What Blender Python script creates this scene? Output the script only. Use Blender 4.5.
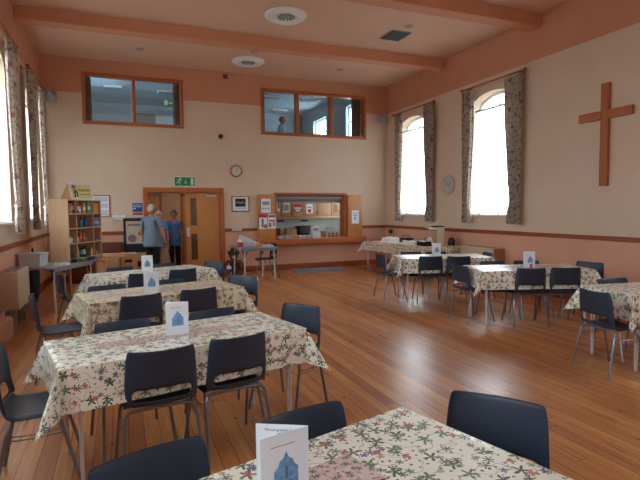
import bpy, bmesh, math, random
from mathutils import Vector, Matrix, Euler
random.seed(7)
for o in list(bpy.data.objects): bpy.data.objects.remove(o)
SC = bpy.context.scene
COL = SC.collection
PI = math.pi
# ------------------------------------------------------------------ camera
F, YAW, PITCH, ROLL, EYE = 490.35, 0.3853, 0.0620, 0.0099, 1.55
def make_camera():
    cd = bpy.data.cameras.new('camera'); cam = bpy.data.objects.new('camera', cd); COL.objects.link(cam)
    cd.sensor_width = 36; cd.sensor_fit = 'HORIZONTAL'; cd.lens = F/640*36; cd.clip_start = .05
    fw = Vector((math.sin(YAW)*math.cos(PITCH), math.cos(YAW)*math.cos(PITCH), -math.sin(PITCH)))
    R = Vector((math.cos(YAW), -math.sin(YAW), 0)); U = R.cross(fw)
    cr, sr = math.cos(ROLL), math.sin(ROLL)
    X = R*cr - U*sr; Y = R*sr + U*cr
    m = Matrix((( X.x, Y.x, -fw.x, 0), (X.y, Y.y, -fw.y, 0), (X.z, Y.z, -fw.z, EYE), (0,0,0,1)))
    cam.matrix_world = m; SC.camera = cam
make_camera()
# ------------------------------------------------------------------ world, exposure
w = bpy.data.worlds.new('sky'); SC.world = w; w.use_nodes = True
def sky():
    t = w.node_tree; bg = t.nodes['Background']
    co = t.nodes.new('ShaderNodeTexCoord'); sp = t.nodes.new('ShaderNodeSeparateXYZ'); t.links.new(co.outputs['Generated'], sp.inputs[0])
    r = t.nodes.new('ShaderNodeValToRGB'); t.links.new(sp.outputs[2], r.inputs[0]); e = r.color_ramp.elements
    while len(e) < 4: e.new(.5)
    for i, (p, c) in enumerate(((0.0, (.05, .055, .05, 1)), (.01, (.55, .56, .58, 1)), (.25, (.94, .97, 1, 1)), (1.0, (.90, .95, 1, 1)))): e[i].position = p; e[i].color = c
    t.links.new(r.outputs[0], bg.inputs[0]); bg.inputs[1].default_value = SKY
SKY = 11.0                       # overcast daylight outside, bright above a dark ground
sky()
def portal(x, y, sx):            # sampling portal in each window opening, gives no light of its own
    l = bpy.data.lights.new('window_portal', 'AREA'); l.shape = 'RECTANGLE'; l.size = 2.6; l.size_y = 1.25; l.cycles.is_portal = True
    o = bpy.data.objects.new('window_portal', l); COL.objects.link(o); o.location = (x, y, 2.66); o.rotation_euler = (0, math.radians(90*sx), 0)
for y in (10.8, 7.915, 5.05, 2.2, -.7): portal(-1.809, y, -1)
for y in (10.8, 7.915, 2.2, -.7): portal(7.245, y, 1)
SC.view_settings.view_transform = 'Standard'; SC.view_settings.look = 'None'
SC.view_settings.gamma = 1; SC.view_settings.use_curve_mapping = False
SC.view_settings.exposure = 0.98
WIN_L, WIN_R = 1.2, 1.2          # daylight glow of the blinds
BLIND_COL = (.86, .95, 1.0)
# ------------------------------------------------------------------ room sizes
XL, XR, D, YF = -1.509, 6.945, 12.147, -2.6
ZP, ZC, ZD = 4.17, 4.923, 1.10
# ------------------------------------------------------------------ material helpers
def lin(c):
    if isinstance(c, str):
        c = [int(c[i:i+2], 16)/255 for i in (1, 3, 5)]
    return tuple((x/12.92 if x <= .04045 else ((x+.055)/1.055)**2.4) for x in c)+(1,)
class NT:
    def __init__(s, name):
        s.m = bpy.data.materials.new(name); s.m.use_nodes = True; s.t = s.m.node_tree
        s.b = s.t.nodes['Principled BSDF']; s.out = s.t.nodes['Material Output']
    def n(s, typ, **kw):
        nd = s.t.nodes.new(typ)
        for k, v in kw.items():
            if k == 'ins':
                for a, b in v.items():
                    if isinstance(b, bpy.types.NodeSocket): s.t.links.new(b, nd.inputs[a])
                    else: nd.inputs[a].default_value = b
            else: setattr(nd, k, v)
        return nd
    def math(s, op, a, b=None, c=None):
        nd = s.t.nodes.new('ShaderNodeMath'); nd.operation = op
        for i, v in enumerate((a, b, c)):
            if v is None: continue
            if isinstance(v, bpy.types.NodeSocket): s.t.links.new(v, nd.inputs[i])
            else: nd.inputs[i].default_value = v
        return nd.outputs[0]
    def mix(s, f, a, b, mode='MIX'):
        nd = s.t.nodes.new('ShaderNodeMix'); nd.data_type = 'RGBA'; nd.blend_type = mode
        for i, v in ((0, f), (6, a), (7, b)):
            if isinstance(v, bpy.types.NodeSocket): s.t.links.new(v, nd.inputs[i])
            else: nd.inputs[i].default_value = v
        return nd.outputs[2]
    def set(s, **kw):
        for k, v in kw.items():
            k = k.replace('_', ' ')
            if isinstance(v, bpy.types.NodeSocket): s.t.links.new(v, s.b.inputs[k])
            else: s.b.inputs[k].default_value = v
    def noise(s, vec, scale, detail=3, rough=.5):
        nd = s.n('ShaderNodeTexNoise', ins={'Scale': scale, 'Detail': detail, 'Roughness': rough})
        if vec is not None: s.t.links.new(vec, nd.inputs['Vector'])
        return nd.outputs[0]
    def ramp(s, f, stops):
        nd = s.t.nodes.new('ShaderNodeValToRGB'); s.t.links.new(f, nd.inputs[0])
        e = nd.color_ramp.elements
        while len(e) < len(stops): e.new(.5)
        for i, (p, c) in enumerate(stops): e[i].position = p; e[i].color = c
        return nd.outputs[0]
    def bump(s, h, strength=.2, dist=.01):
        nd = s.n('ShaderNodeBump', ins={'Strength': strength, 'Distance': dist, 'Height': h})
        s.t.links.new(nd.outputs[0], s.b.inputs['Normal'])
def plain(name, col, rough=.5, metal=0, var=.06, scale=12, bump=0):
    t = NT(name); c = lin(col)
    co = t.n('ShaderNodeTexCoord').outputs['Object']
    nz = t.noise(co, scale)
    lo = tuple(x*(1-var) for x in c[:3])+(1,); hi = tuple(min(1, x*(1+var)) for x in c[:3])+(1,)
    t.set(Base_Color=t.ramp(nz, [(.3, lo), (.7, hi)]), Roughness=rough, Metallic=metal)
    if bump: t.bump(nz, bump)
    return t.m
def wood(name, c1, c2, rough=.45, axis=0, scale=3.0):
    t = NT(name); co = t.n('ShaderNodeTexCoord').outputs['Object']
    mp = t.n('ShaderNodeMapping', ins={'Vector': co})
    sc = [scale*7]*3; sc[axis] = scale*.6; mp.inputs['Scale'].default_value = sc
    nz = t.noise(mp.outputs[0], 2.0, 5, .6)
    t.set(Base_Color=t.ramp(nz, [(.25, lin(c1)), (.75, lin(c2))]), Roughness=rough)
    return t.m
def emit(name, col, strength):
    t = NT(name); t.set(Base_Color=lin(col), Emission_Color=lin(col), Emission_Strength=strength); return t.m
# --- painted wall: salmon band above, cream middle, peach dado (real paint by height)
def wall_mat():
    t = NT('painted_plaster')
    pos = t.n('ShaderNodeNewGeometry').outputs['Position']
    z = t.n('ShaderNodeSeparateXYZ', ins={0: pos}).outputs[2]
    nz = t.noise(pos, 1.3, 4); fine = t.noise(pos, 60, 2)
    cream = t.ramp(nz, [(.3, lin('#dcc2a8')), (.7, lin('#e2cab1'))])
    top = t.ramp(nz, [(.3, lin('#cf8f6d')), (.7, lin('#d49673'))])
    low = t.ramp(nz, [(.3, lin('#dca487')), (.7, lin('#e2ac90'))])
    c = t.mix(t.math('GREATER_THAN', z, ZP), cream, top)
    c = t.mix(t.math('LESS_THAN', z, ZD-.02), c, low)
    t.set(Base_Color=c, Roughness=.75); t.bump(fine, .08, .004)
    return t.m
def floor_mat():
    t = NT('varnished_floorboards')
    pos = t.n('ShaderNodeNewGeometry').outputs['Position']
    s = t.n('ShaderNodeSeparateXYZ', ins={0: pos})
    x, y = s.outputs[0], s.outputs[1]
    W = .105
    bx = t.math('DIVIDE', x, W); ib = t.math('FLOOR', bx); fx = t.math('FRACT', bx)
    wn = t.n('ShaderNodeTexWhiteNoise', noise_dimensions='1D'); t.t.links.new(ib, wn.inputs['W'])
    off = t.math('MULTIPLY', wn.outputs[0], 3.1)
    by = t.math('DIVIDE', t.math('ADD', y, off), 3.4); iy = t.math('FLOOR', by); fy = t.math('FRACT', by)
    wn2 = t.n('ShaderNodeTexWhiteNoise', noise_dimensions='2D')
    cb = t.n('ShaderNodeCombineXYZ', ins={0: ib, 1: iy}); t.t.links.new(cb.outputs[0], wn2.inputs['Vector'])
    r = wn2.outputs[0]
    # grain
    gv = t.n('ShaderNodeCombineXYZ', ins={0: t.math('MULTIPLY', x, 34), 1: t.math('MULTIPLY', y, 1.5), 2: t.math('MULTIPLY', r, 40)})
    g = t.noise(gv.outputs[0], 1.0, 5, .6)
    base = t.ramp(r, [(0, lin('#a5653a')), (.35, lin('#c2804a')), (.7, lin('#d39558')), (1, lin('#b67243'))])
    grain = t.ramp(g, [(.3, (.62, .52, .44, 1)), (.62, (1.1, 1.08, 1.04, 1))])
    c = t.mix(.75, base, grain, 'MULTIPLY')
    # worn / stained patches
    pt = t.noise(pos, .8, 4, .6)
    c = t.mix(.5, c, t.ramp(pt, [(.35, (.78, .7, .66, 1)), (.65, (1.12, 1.12, 1.1, 1))]), 'MULTIPLY')
    # knots and nail heads
    kv = t.n('ShaderNodeCombineXYZ', ins={0: t.math('MULTIPLY', x, 1.6), 1: t.math('MULTIPLY', y, .85), 2: 0.0})
    vo = t.n('ShaderNodeTexVoronoi', ins={'Vector': kv.outputs[0], 'Scale': 4.2, 'Randomness': 1.0})
    kn = t.math('LESS_THAN', vo.outputs['Distance'], .085)
    c = t.mix(t.math('MULTIPLY', kn, .75), c, lin('#3a1a0c'))
    gap = t.math('MAXIMUM', t.math('LESS_THAN', fx, .045), t.math('LESS_THAN', fy, .0016))
    c = t.mix(t.math('MULTIPLY', gap, .8), c, lin('#33160a'))
    t.set(Base_Color=c, Roughness=t.math('MULTIPLY_ADD', g, .22, .2), Specular_IOR_Level=.5)
    t.bump(t.math('SUBTRACT', g, t.math('MULTIPLY', gap, 2)), .10, .004)
    return t.m
# --- oilcloth with sprigs, flowers and stems
def cloth_mat(name, ground, tint=1.0, s=1.0):
    t = NT(name)
    uv = t.n('ShaderNodeTexCoord').outputs['UV']
    wob = t.n('ShaderNodeTexNoise', ins={'Scale': 26, 'Detail': 1}); t.t.links.new(uv, wob.inputs['Vector'])
    v = t.n('ShaderNodeVectorMath', operation='MULTIPLY_ADD', ins={0: wob.outputs['Color'], 1: (.014, .014, 0), 2: uv}).outputs[0]
    col = t.ramp(t.noise(uv, 5), [(.3, lin(ground[0])), (.7, lin(ground[1]))])
    # thin brown stems
    st = t.noise(uv, 11*s, 1)
    ln = t.math('LESS_THAN', t.math('ABSOLUTE', t.math('SUBTRACT', st, .5)), .008)
    col = t.mix(t.math('MULTIPLY', ln, .55), col, lin('#6b6a4a'))
    def layer(col, scale, off, petals, rad, c1, c2, keep, sharp):
        vv = t.n('ShaderNodeVectorMath', operation='ADD', ins={0: v, 1: off}).outputs[0]
        vo = t.n('ShaderNodeTexVoronoi', voronoi_dimensions='2D', ins={'Vector': vv, 'Scale': scale, 'Randomness': .75})
        d = t.n('ShaderNodeVectorMath', operation='SUBTRACT', ins={0: vv, 1: vo.outputs['Position']}).outputs[0]
        # Position output is in unscaled space
        sp = t.n('ShaderNodeSeparateXYZ', ins={0: d}); rc = t.n('ShaderNodeSeparateColor', ins={0: vo.outputs['Color']})
        ang = t.math('ARCTAN2', sp.outputs[1], sp.outputs[0])
        ang = t.math('ADD', ang, t.math('MULTIPLY', rc.outputs[0], 6.28))
        pet = t.math('ABSOLUTE', t.math('COSINE', t.math('MULTIPLY', ang, petals/2)))
        pet = t.math('POWER', pet, sharp)
        R = t.math('MULTIPLY', t.math('MULTIPLY_ADD', pet, .8, .2), rad)
        ln_ = t.n('ShaderNodeVectorMath', operation='LENGTH', ins={0: d}).outputs['Value']
        m = t.math('LESS_THAN', ln_, R)
        m = t.math('MULTIPLY', m, t.math('LESS_THAN', rc.outputs[1], keep))
        return t.mix(m, col, t.mix(rc.outputs[2], lin(c1), lin(c2)))
    col = layer(col, 12*s, (.3, .1, 0), 5, .031/s, '#48644a', '#6a8763', .62, 2.6)
    col = layer(col, 14*s, (2.3, 5.1, 0), 7, .024/s, '#5c7455', '#31463a', .55, 3.2)
    col = layer(col, 15*s, (8.1, 2.2, 0), 6, .016/s, '#8d9a78', '#55664c', .4, 1.5)
    col = layer(col, 13*s, (7.7, 3.9, 0), 4, .017/s, '#b0554a', '#cf8068', .34, .8)
    col = layer(col, 12*s, (4.2, 9.3, 0), 5, .016/s, '#5a5084', '#87709a', .26, .9)
    col = layer(col, 30*s, (1.2, 1.3, 0), 3, .006/s, '#9a5f55', '#58644a', .6, .5)
    t.set(Base_Color=col, Roughness=.30, Specular_IOR_Level=.6)
    return t.m
def curtain_mat():
    t = NT('patterned_curtain')
    uv = t.n('ShaderNodeTexCoord').outputs['UV']
    n1 = t.noise(uv, 16, 3, .7); n2 = t.noise(uv, 9, 2)
    c = t.ramp(n1, [(.36, lin('#97806f')), (.45, lin('#c2b4a4')), (.56, lin('#dcd1c4')), (.66, lin('#aaa296'))])
    c = t.mix(t.math('MULTIPLY', t.math('GREATER_THAN', n2, .6), .7), c, lin('#8c4338'))
    t.set(Base_Color=c, Roughness=.9)
    tr = t.n('ShaderNodeBsdfTranslucent', ins={'Color': c})
    ms = t.n('ShaderNodeMixShader', ins={0: .35, 1: t.b.outputs[0], 2: tr.outputs[0]})
    t.t.links.new(ms.outputs[0], t.out.inputs[0])
    return t.m
def glass_mat(name, tint=(.9, .95, .97, 1), refl=.10):
    t = NT(name)
    tp = t.n('ShaderNodeBsdfTransparent', ins={0: tint}); gl = t.n('ShaderNodeBsdfGlossy', ins={'Roughness': .02})
    ms = t.n('ShaderNodeMixShader', ins={0: refl, 1: tp.outputs[0], 2: gl.outputs[0]})
    t.t.links.new(ms.outputs[0], t.out.inputs[0])
    return t.m
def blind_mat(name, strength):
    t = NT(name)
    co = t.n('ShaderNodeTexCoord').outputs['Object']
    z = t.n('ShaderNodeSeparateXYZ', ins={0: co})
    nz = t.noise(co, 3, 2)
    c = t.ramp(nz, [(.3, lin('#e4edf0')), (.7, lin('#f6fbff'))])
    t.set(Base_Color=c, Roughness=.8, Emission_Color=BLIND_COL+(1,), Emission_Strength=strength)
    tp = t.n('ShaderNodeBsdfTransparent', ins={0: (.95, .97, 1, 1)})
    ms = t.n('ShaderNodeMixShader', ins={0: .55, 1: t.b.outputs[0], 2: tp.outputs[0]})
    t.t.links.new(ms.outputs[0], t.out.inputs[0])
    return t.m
M = dict(
    wall=wall_mat(), floor=floor_mat(),
    ceil=plain('ceiling_paint', '#ddb296', .8, var=.03, scale=1.2), beam=plain('beam_paint', '#d7946f', .7, var=.03, scale=2),
    trim=wood('stained_trim', '#8c4422', '#a85a30', .38, 0), trimy=wood('stained_trim_side', '#8c4422', '#a85a30', .38, 1),
    frame=wood('orange_frame_wood', '#a8592c', '#bf6e3c', .4, 2), door=wood('oak_veneer_door', '#c08046', '#cf9156', .42, 2, 1.5),
    beechk=wood('beech_cabinet_board', '#b98a66', '#c89a74', .5, 2),
    beech=wood('beech_board', '#cba27a', '#dab48c', .5, 2), cross=wood('cross_wood', '#a95c30', '#c0723f', .5, 2),
    brownbox=wood('red_brown_cupboard', '#5f2a1a', '#743822', .45, 0),
    plastic=plain('navy_plastic', '#293344', .40, var=.05, scale=90, bump=.03),
    steel=plain('dark_tube_steel', '#858a93', .3, .85), chrome=plain('grey_tube_steel', '#d0cecc', .33, .5),
    cloth=cloth_mat('floral_oilcloth', ('#f1ecd9', '#f8f4e6')), clothb=cloth_mat('floral_oilcloth_tan', ('#e0d0b0', '#e9dcc0')),
    runner=cloth_mat('pink_flower_mat', ('#dcbcb8', '#e8cfca'), s=2.2),
    curtain=curtain_mat(), white=plain('white_paint', '#e9e7e2', .5, var=.02), cardwhite=plain('white_card', '#eef0f6', .6, var=.01),
    grey=plain('grey_laminate', '#8b9197', .35), darkgrey=plain('dark_grey', '#3a3c40', .5), black=plain('black_plastic', '#15151a', .4),
    blueprint=plain('blue_print', '#6f9fcb', .6, var=.25, scale=60), ink=plain('grey_ink', '#6c7078', .7),
    glass=glass_mat('window_glass', refl=.06), inglass=glass_mat('interior_window_glass', (.80, .88, .90, 1), .12),
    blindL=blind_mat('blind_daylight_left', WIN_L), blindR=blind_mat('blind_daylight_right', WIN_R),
    heater=plain('beige_enamel', '#cdb699', .45, var=.02), heaterside=wood('heater_wood_end', '#a8744c', '#b98258', .5, 2),
    lilac=plain('pale_blue_wall', '#b9c8cc', .8, var=.03, scale=1), upceil=plain('pale_blue_ceiling', '#aec3cc', .8, var=.03, scale=1),
    kwall=plain('pale_green_kitchen_wall', '#cdd6ce', .7, var=.03), lobby=plain('lobby_cream_wall', '#c9b195', .8, var=.03),
    skin=plain('skin', '#c08a72', .6), skin2=plain('skin_tanned', '#b57a60', .6),
    hairw=plain('white_hair', '#cfc8bf', .9, scale=60, var=.2, bump=.4), hairb=plain('brown_hair', '#6d4a33', .9, scale=60, var=.2, bump=.4), hairg=plain('grey_hair', '#5c554d', .9, scale=60, var=.2, bump=.4),
    shirt1=plain('grey_blue_checked_cotton', '#73889a', .9, var=.12, scale=40), shirt2=plain('sky_blue_cotton', '#5b98cf', .9), shirt3=plain('mid_blue_jersey', '#5575aa', .9),
    trous1=plain('black_navy_trousers', '#14161f', .9), trous2=plain('beige_trousers', '#b79c80', .9), trous3=plain('dark_trousers', '#101320', .9),
    mat=plain('blue_grey_mat', '#8796a8', .9), green=plain('sign_green', '#0f8a4f', .5), signblue=plain('sign_blue', '#24569e', .5),
    signred=plain('sign_red', '#c33a3a', .5), yellow=plain('pale_yellow_card', '#e3d98c', .6), brown=plain('brown_fur', '#7a4326', .95, scale=80, var=.25, bump=.5),
    red=plain('alarm_red', '#8c1616', .4), pink=plain('pink_plastic', '#d8456e', .4), face=plain('clock_face', '#d8d4c0', .5), silver=plain('silver_grey', '#9a9a98', .5, var=.03),
    pinkwall=plain('peach_boxing', '#d9ab92', .7), clear=plain('milky_plastic', '#cfd3d5', .35), board=wood('cardboard_box', '#b98a5e', '#c69a6e', .8, 0), wick=plain('wicker', '#9a7248', .8, scale=70, var=.3),
    photo=plain('grey_photo_paper', '#c4cbd2', .5, var=.15, scale=25), dgreen=plain('leaf_green', '#6b9a4a', .6),
)
_cc = {}
def colmat(h, rough=.55):
    if h not in _cc: _cc[h] = plain('coloured_print_'+'abcdefghijklmnopqrstuvwxyz'[len(_cc) % 26]+'x'*(len(_cc)//26), h, rough, var=.1, scale=30)
    return _cc[h]
ORD = ['first', 'second', 'third', 'fourth', 'fifth', 'sixth', 'seventh', 'eighth', 'ninth', 'tenth', 'eleventh']
# ------------------------------------------------------------------ mesh helpers
class MB:
    def __init__(s): s.v = []; s.f = []; s.uv = {}
    def add(s, vs, fs):
        k = len(s.v); s.v += [Vector(v) for v in vs]; s.f += [tuple(i+k for i in f) for f in fs]; return s
    def box(s, a, b, bev=0, M_=None):
        x0, y0, z0 = [min(p, q) for p, q in zip(a, b)]; x1, y1, z1 = [max(p, q) for p, q in zip(a, b)]
        if bev:
            bm = bmesh.new(); bmesh.ops.create_cube(bm, size=1)
            for v in bm.verts: v.co = Vector(((x0+x1)/2+v.co.x*(x1-x0), (y0+y1)/2+v.co.y*(y1-y0), (z0+z1)/2+v.co.z*(z1-z0)))
            bmesh.ops.bevel(bm, geom=bm.edges[:], offset=bev, segments=2, affect='EDGES', profile=.6)
            bm.verts.index_update(); vs = [v.co.copy() for v in bm.verts]; fs = [[v.index for v in f.verts] for f in bm.faces]; bm.free()
        else:
            vs = [Vector(p) for p in ((x0,y0,z0),(x1,y0,z0),(x1,y1,z0),(x0,y1,z0),(x0,y0,z1),(x1,y0,z1),(x1,y1,z1),(x0,y1,z1))]
            fs = [(0,3,2,1),(4,5,6,7),(0,1,5,4),(1,2,6,5),(2,3,7,6),(3,0,4,7)]
        if M_: vs = [M_ @ v for v in vs]
        return s.add(vs, fs)
    def tube(s, pts, r, n=8, closed=False, smooth=0):
        pts = [Vector(p) for p in pts]
        if smooth:
            P = []
            for i in range(len(pts)-1):
                p0 = pts[max(i-1, 0)]; p1 = pts[i]; p2 = pts[i+1]; p3 = pts[min(i+2, len(pts)-1)]
                for k in range(smooth):
                    t = k/smooth
                    P.append(.5*((2*p1)+(-p0+p2)*t+(2*p0-5*p1+4*p2-p3)*t*t+(-p0+3*p1-3*p2+p3)*t**3))
            P.append(pts[-1]); 
            if isinstance(r, (list, tuple)):
                rr = []
                for i in range(len(pts)-1):
                    for k in range(smooth): rr.append(r[i]+(r[i+1]-r[i])*k/smooth)
                r = rr+[r[-1]]
            pts = P
        R = r if isinstance(r, (list, tuple)) else [r]*len(pts)
        k = len(s.v); ref = None
        for i, p in enumerate(pts):
            if closed: d = pts[(i+1) % len(pts)]-pts[i-1]
            else: d = pts[min(i+1, len(pts)-1)]-pts[max(i-1, 0)]
            d.normalize()
            if ref is None: ref = Vector((0,0,1)) if abs(d.z) < .9 else Vector((1,0,0))
            a = (ref-d*ref.dot(d)).normalized(); ref = a; b = d.cross(a)
            for j in range(n):
                t = 2*PI*j/n; s.v.append(p+(a*math.cos(t)+b*math.sin(t))*R[i])
        m = len(pts)
        for i in range(m if closed else m-1):
            for j in range(n):
                q = (i+1) % m
                s.f.append((k+i*n+j, k+i*n+(j+1) % n, k+q*n+(j+1) % n, k+q*n+j))
        if not closed:
            s.f.append(tuple(k+j for j in range(n))[::-1]); s.f.append(tuple(k+(m-1)*n+j for j in range(n)))
        return s
    def lathe(s, prof, o=(0,0,0), n=24, axis=2, M_=None):
        o = Vector(o); k = len(s.v)
        for r, h in prof:
            for j in range(n):
                t = 2*PI*j/n; p = [math.cos(t)*r, math.sin(t)*r, h]
                if axis == 0: p = [p[2], p[0], p[1]]
                if axis == 1: p = [p[1], p[2], p[0]]
                q = Vector(p)
                if M_: q = M_ @ q
                s.v.append(o+q)
        for i in range(len(prof)-1):
            for j in range(n): s.f.append((k+i*n+j, k+i*n+(j+1) % n, k+(i+1)*n+(j+1) % n, k+(i+1)*n+j))
        s.f.append(tuple(k+j for j in range(n))[::-1]); e = k+(len(prof)-1)*n; s.f.append(tuple(e+j for j in range(n)))
        return s
    def prism(s, poly, axis, a, b):
        def mk(p, h):
            return {0: (h, p[0], p[1]), 1: (p[0], h, p[1]), 2: (p[0], p[1], h)}[axis]
        n = len(poly); vs = [mk(p, a) for p in poly]+[mk(p, b) for p in poly]
        fs = [tuple(range(n))[::-1], tuple(range(n, 2*n))]+[(i, (i+1) % n, n+(i+1) % n, n+i) for i in range(n)]
        return s.add(vs, fs)
    def ball(s, c, r, n=12, M_=None):
        r = r if isinstance(r, (tuple, list)) else (r, r, r); c = Vector(c); prof = []
        m = n//2+1; k = len(s.v)
        for i in range(1, m):
            a = PI*i/m
            for j in range(n):
                t = 2*PI*j/n; q = Vector((r[0]*math.sin(a)*math.cos(t), r[1]*math.sin(a)*math.sin(t), r[2]*math.cos(a)))
                s.v.append(c+(M_ @ q if M_ else q))
        T = len(s.v); q = Vector((0,0,r[2])); s.v.append(c+(M_ @ q if M_ else q)); s.v.append(c-(M_ @ q if M_ else q))
        for i in range(m-2):
            for j in range(n): s.f.append((k+i*n+j, k+(i+1)*n+j, k+(i+1)*n+(j+1) % n, k+i*n+(j+1) % n))
        for j in range(n):
            s.f.append((T, k+j, k+(j+1) % n)); e = k+(m-2)*n; s.f.append((T+1, e+(j+1) % n, e+j))
        return s
    def build(s, name, mat, parent=None, smooth=True, uvs=None):
        me = bpy.data.meshes.new(name); me.from_pydata([tuple(v) for v in s.v], [], s.f)
        bm = bmesh.new(); bm.from_mesh(me); bmesh.ops.recalc_face_normals(bm, faces=bm.faces[:]); bm.to_mesh(me); bm.free()
        me.materials.append(mat)
        if smooth: me.shade_smooth(); me.set_sharp_from_angle(angle=math.radians(38))
        if uvs:
            l = me.uv_layers.new(name='UVMap')
            for lp in me.loops: l.data[lp.index].uv = uvs[lp.vertex_index]
        o = bpy.data.objects.new(name, me); COL.objects.link(o)
        if parent: o.parent = parent
        return o
def tag(o, label=None, cat=None, group=None, kind=None):
    if label: o['label'] = label
    if cat: o['category'] = cat
    if group: o['group'] = group
    if kind: o['kind'] = kind
    return o
def empty(name, loc=(0,0,0), rz=0, label=None, cat=None, group=None, kind=None):
    o = bpy.data.objects.new(name, None); COL.objects.link(o); o.location = loc; o.rotation_euler = (0,0,rz); o.empty_display_size = .1
    return tag(o, label, cat, group, kind)
def copy_tree(o, parent=None):
    c = o.copy(); COL.objects.link(c); c.parent = parent
    for ch in [x for x in COL.objects if x.parent == o]: copy_tree(ch, c)
    return c
def baked(o):
    dg = bpy.context.evaluated_depsgraph_get(); dg.update()
    me = bpy.data.meshes.new_from_object(o.evaluated_get(dg)); o.modifiers.clear(); o.data = me; return o
def text(txt, size, mat, parent, loc, rot, name='lettering', align='CENTER', ext=.0006):
    c = bpy.data.curves.new(name, 'FONT'); c.body = txt; c.size = size; c.align_x = align; c.align_y = 'CENTER'; c.extrude = ext
    o = bpy.data.objects.new(name, c); COL.objects.link(o)
    dg = bpy.context.evaluated_depsgraph_get(); dg.update()
    me = bpy.data.meshes.new_from_object(o.evaluated_get(dg)); bpy.data.objects.remove(o); me.materials.append(mat) if not me.materials else None
    me.materials[0] = mat
    o = bpy.data.objects.new(name, me); COL.objects.link(o); o.parent = parent; o.location = loc; o.rotation_euler = rot
    return o
def st(name, mb, mat, parent=None, smooth=False):
    o = mb.build(name, mat, parent, smooth)
    if not parent: o['kind'] = 'structure'
    return o
# ================================================================== STRUCTURE
st('floor', MB().box((XL-.3, YF, -.12), (XR+.3, D+3.2, 0)), M['floor'])
st('ceiling', MB().box((XL-.3, YF-.3, ZC), (XR+.3, D, ZC+.2)), M['ceil'])
def arch(y0, y1, zs, rise, n=10):
    c = (y0+y1)/2; h = (y1-y0)/2
    return [(c-h*math.cos(PI*i/n), zs+rise*math.sin(PI*i/n)**.9) for i in range(n+1)]
SILL, SPR, RISE = 1.41, 3.60, .29
def side_wall(name, xa, xb, ops):
    mb = MB(); y = YF
    for (a, b) in sorted(ops):
        mb.box((xa, y, 0), (xb, a, ZC)); mb.box((xa, a, 0), (xb, b, SILL))
        pts = arch(a, b, SPR, RISE)
        for i in range(len(pts)-1):
            mb.prism([pts[i], pts[i+1], (pts[i+1][0], ZC), (pts[i][0], ZC)], 0, xa, xb)
        y = b
    mb.box((xa, y, 0), (xb, D+.3, ZC))
    st(name, mb, M['wall'])
OPL = [(10.2, 11.4), (7.3, 8.53), (4.45, 5.65), (1.6, 2.8), (-1.3, -.1)]
OPR = [(10.2, 11.4), (7.3, 8.53), (1.6, 2.8), (-1.3, -.1)]
side_wall('wall_left', XL-.3, XL, OPL); side_wall('wall_right', XR, XR+.3, OPR)
st('wall_front', MB().box((XL-.3, YF-.3, 0), (XR+.3, YF, ZC)), M['wall'])
# back wall with door opening, hatch and two upper windows
DX0, DX1, DZ = .60, 2.26, 1.985
HX0, HX1, HZ0, HZ1 = 3.70, 5.66, .80, 1.96
U1 = (-.68, 1.43, 3.53, 4.60); U2 = (3.385, 6.29, 3.485, 4.585)
def back_wall():
    mb = MB(); xs = sorted({XL-.3, XR+.3, DX0, DX1, HX0, HX1, U1[0], U1[1], U2[0], U2[1]})
    holes = [(DX0, DX1, 0, DZ), (HX0, HX1, HZ0, HZ1), U1, U2]
    for a, b in zip(xs, xs[1:]):
        m = (a+b)/2; z = 0
        for h in sorted([h for h in holes if h[0] < m < h[1]], key=lambda h: h[2]):
            if h[2] > z: mb.box((a, D, z), (b, D+.3, h[2]))
            z = h[3]
        mb.box((a, D, z), (b, D+.3, ZC+.5))
    st('wall_back', mb, M['wall'])
back_wall()
# beams
for i, y in enumerate((9.44, 6.68, 3.93, 1.18)):
    o = st('trim_%d' % (i+1), MB().box((XL, y, 4.71), (XR, y+.28, ZC+.02), .02), M['beam'])
# dado rails, baseboards
def rail(name, a, b, mat, z0, z1): st(name, MB().box((a[0], a[1], z0), (b[0], b[1], z1), .008), mat)
rail('trim_5', (XL, YF, 0), (XL+.028, D, 0), M['trimy'], ZD-.075, ZD)
rail('trim_6', (XR-.028, YF, 0), (XR, D, 0), M['trimy'], ZD-.075, ZD)
rail('trim_7', (XL, D-.028, 0), (DX0-.1, D, 0), M['trim'], ZD-.075, ZD)
rail('trim_8', (DX1+.13, D-.028, 0), (3.2, D, 0), M['trim'], ZD-.075, ZD)
rail('trim_9', (6.17, D-.028, 0), (XR, D, 0), M['trim'], ZD-.075, ZD)
rail('baseboard_left', (XL, YF, 0), (XL+.022, D, 0), M['trimy'], 0, .14)
rail('baseboard_right', (XR-.022, YF, 0), (XR, D, 0), M['trimy'], 0, .14)
rail('baseboard_back', (DX1+.13, D-.022, 0), (XR, D, 0), M['trim'], 0, .14)
rail('baseboard_backleft', (XL, D-.022, 0), (DX0-.1, D, 0), M['trim'], 0, .14)
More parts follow.
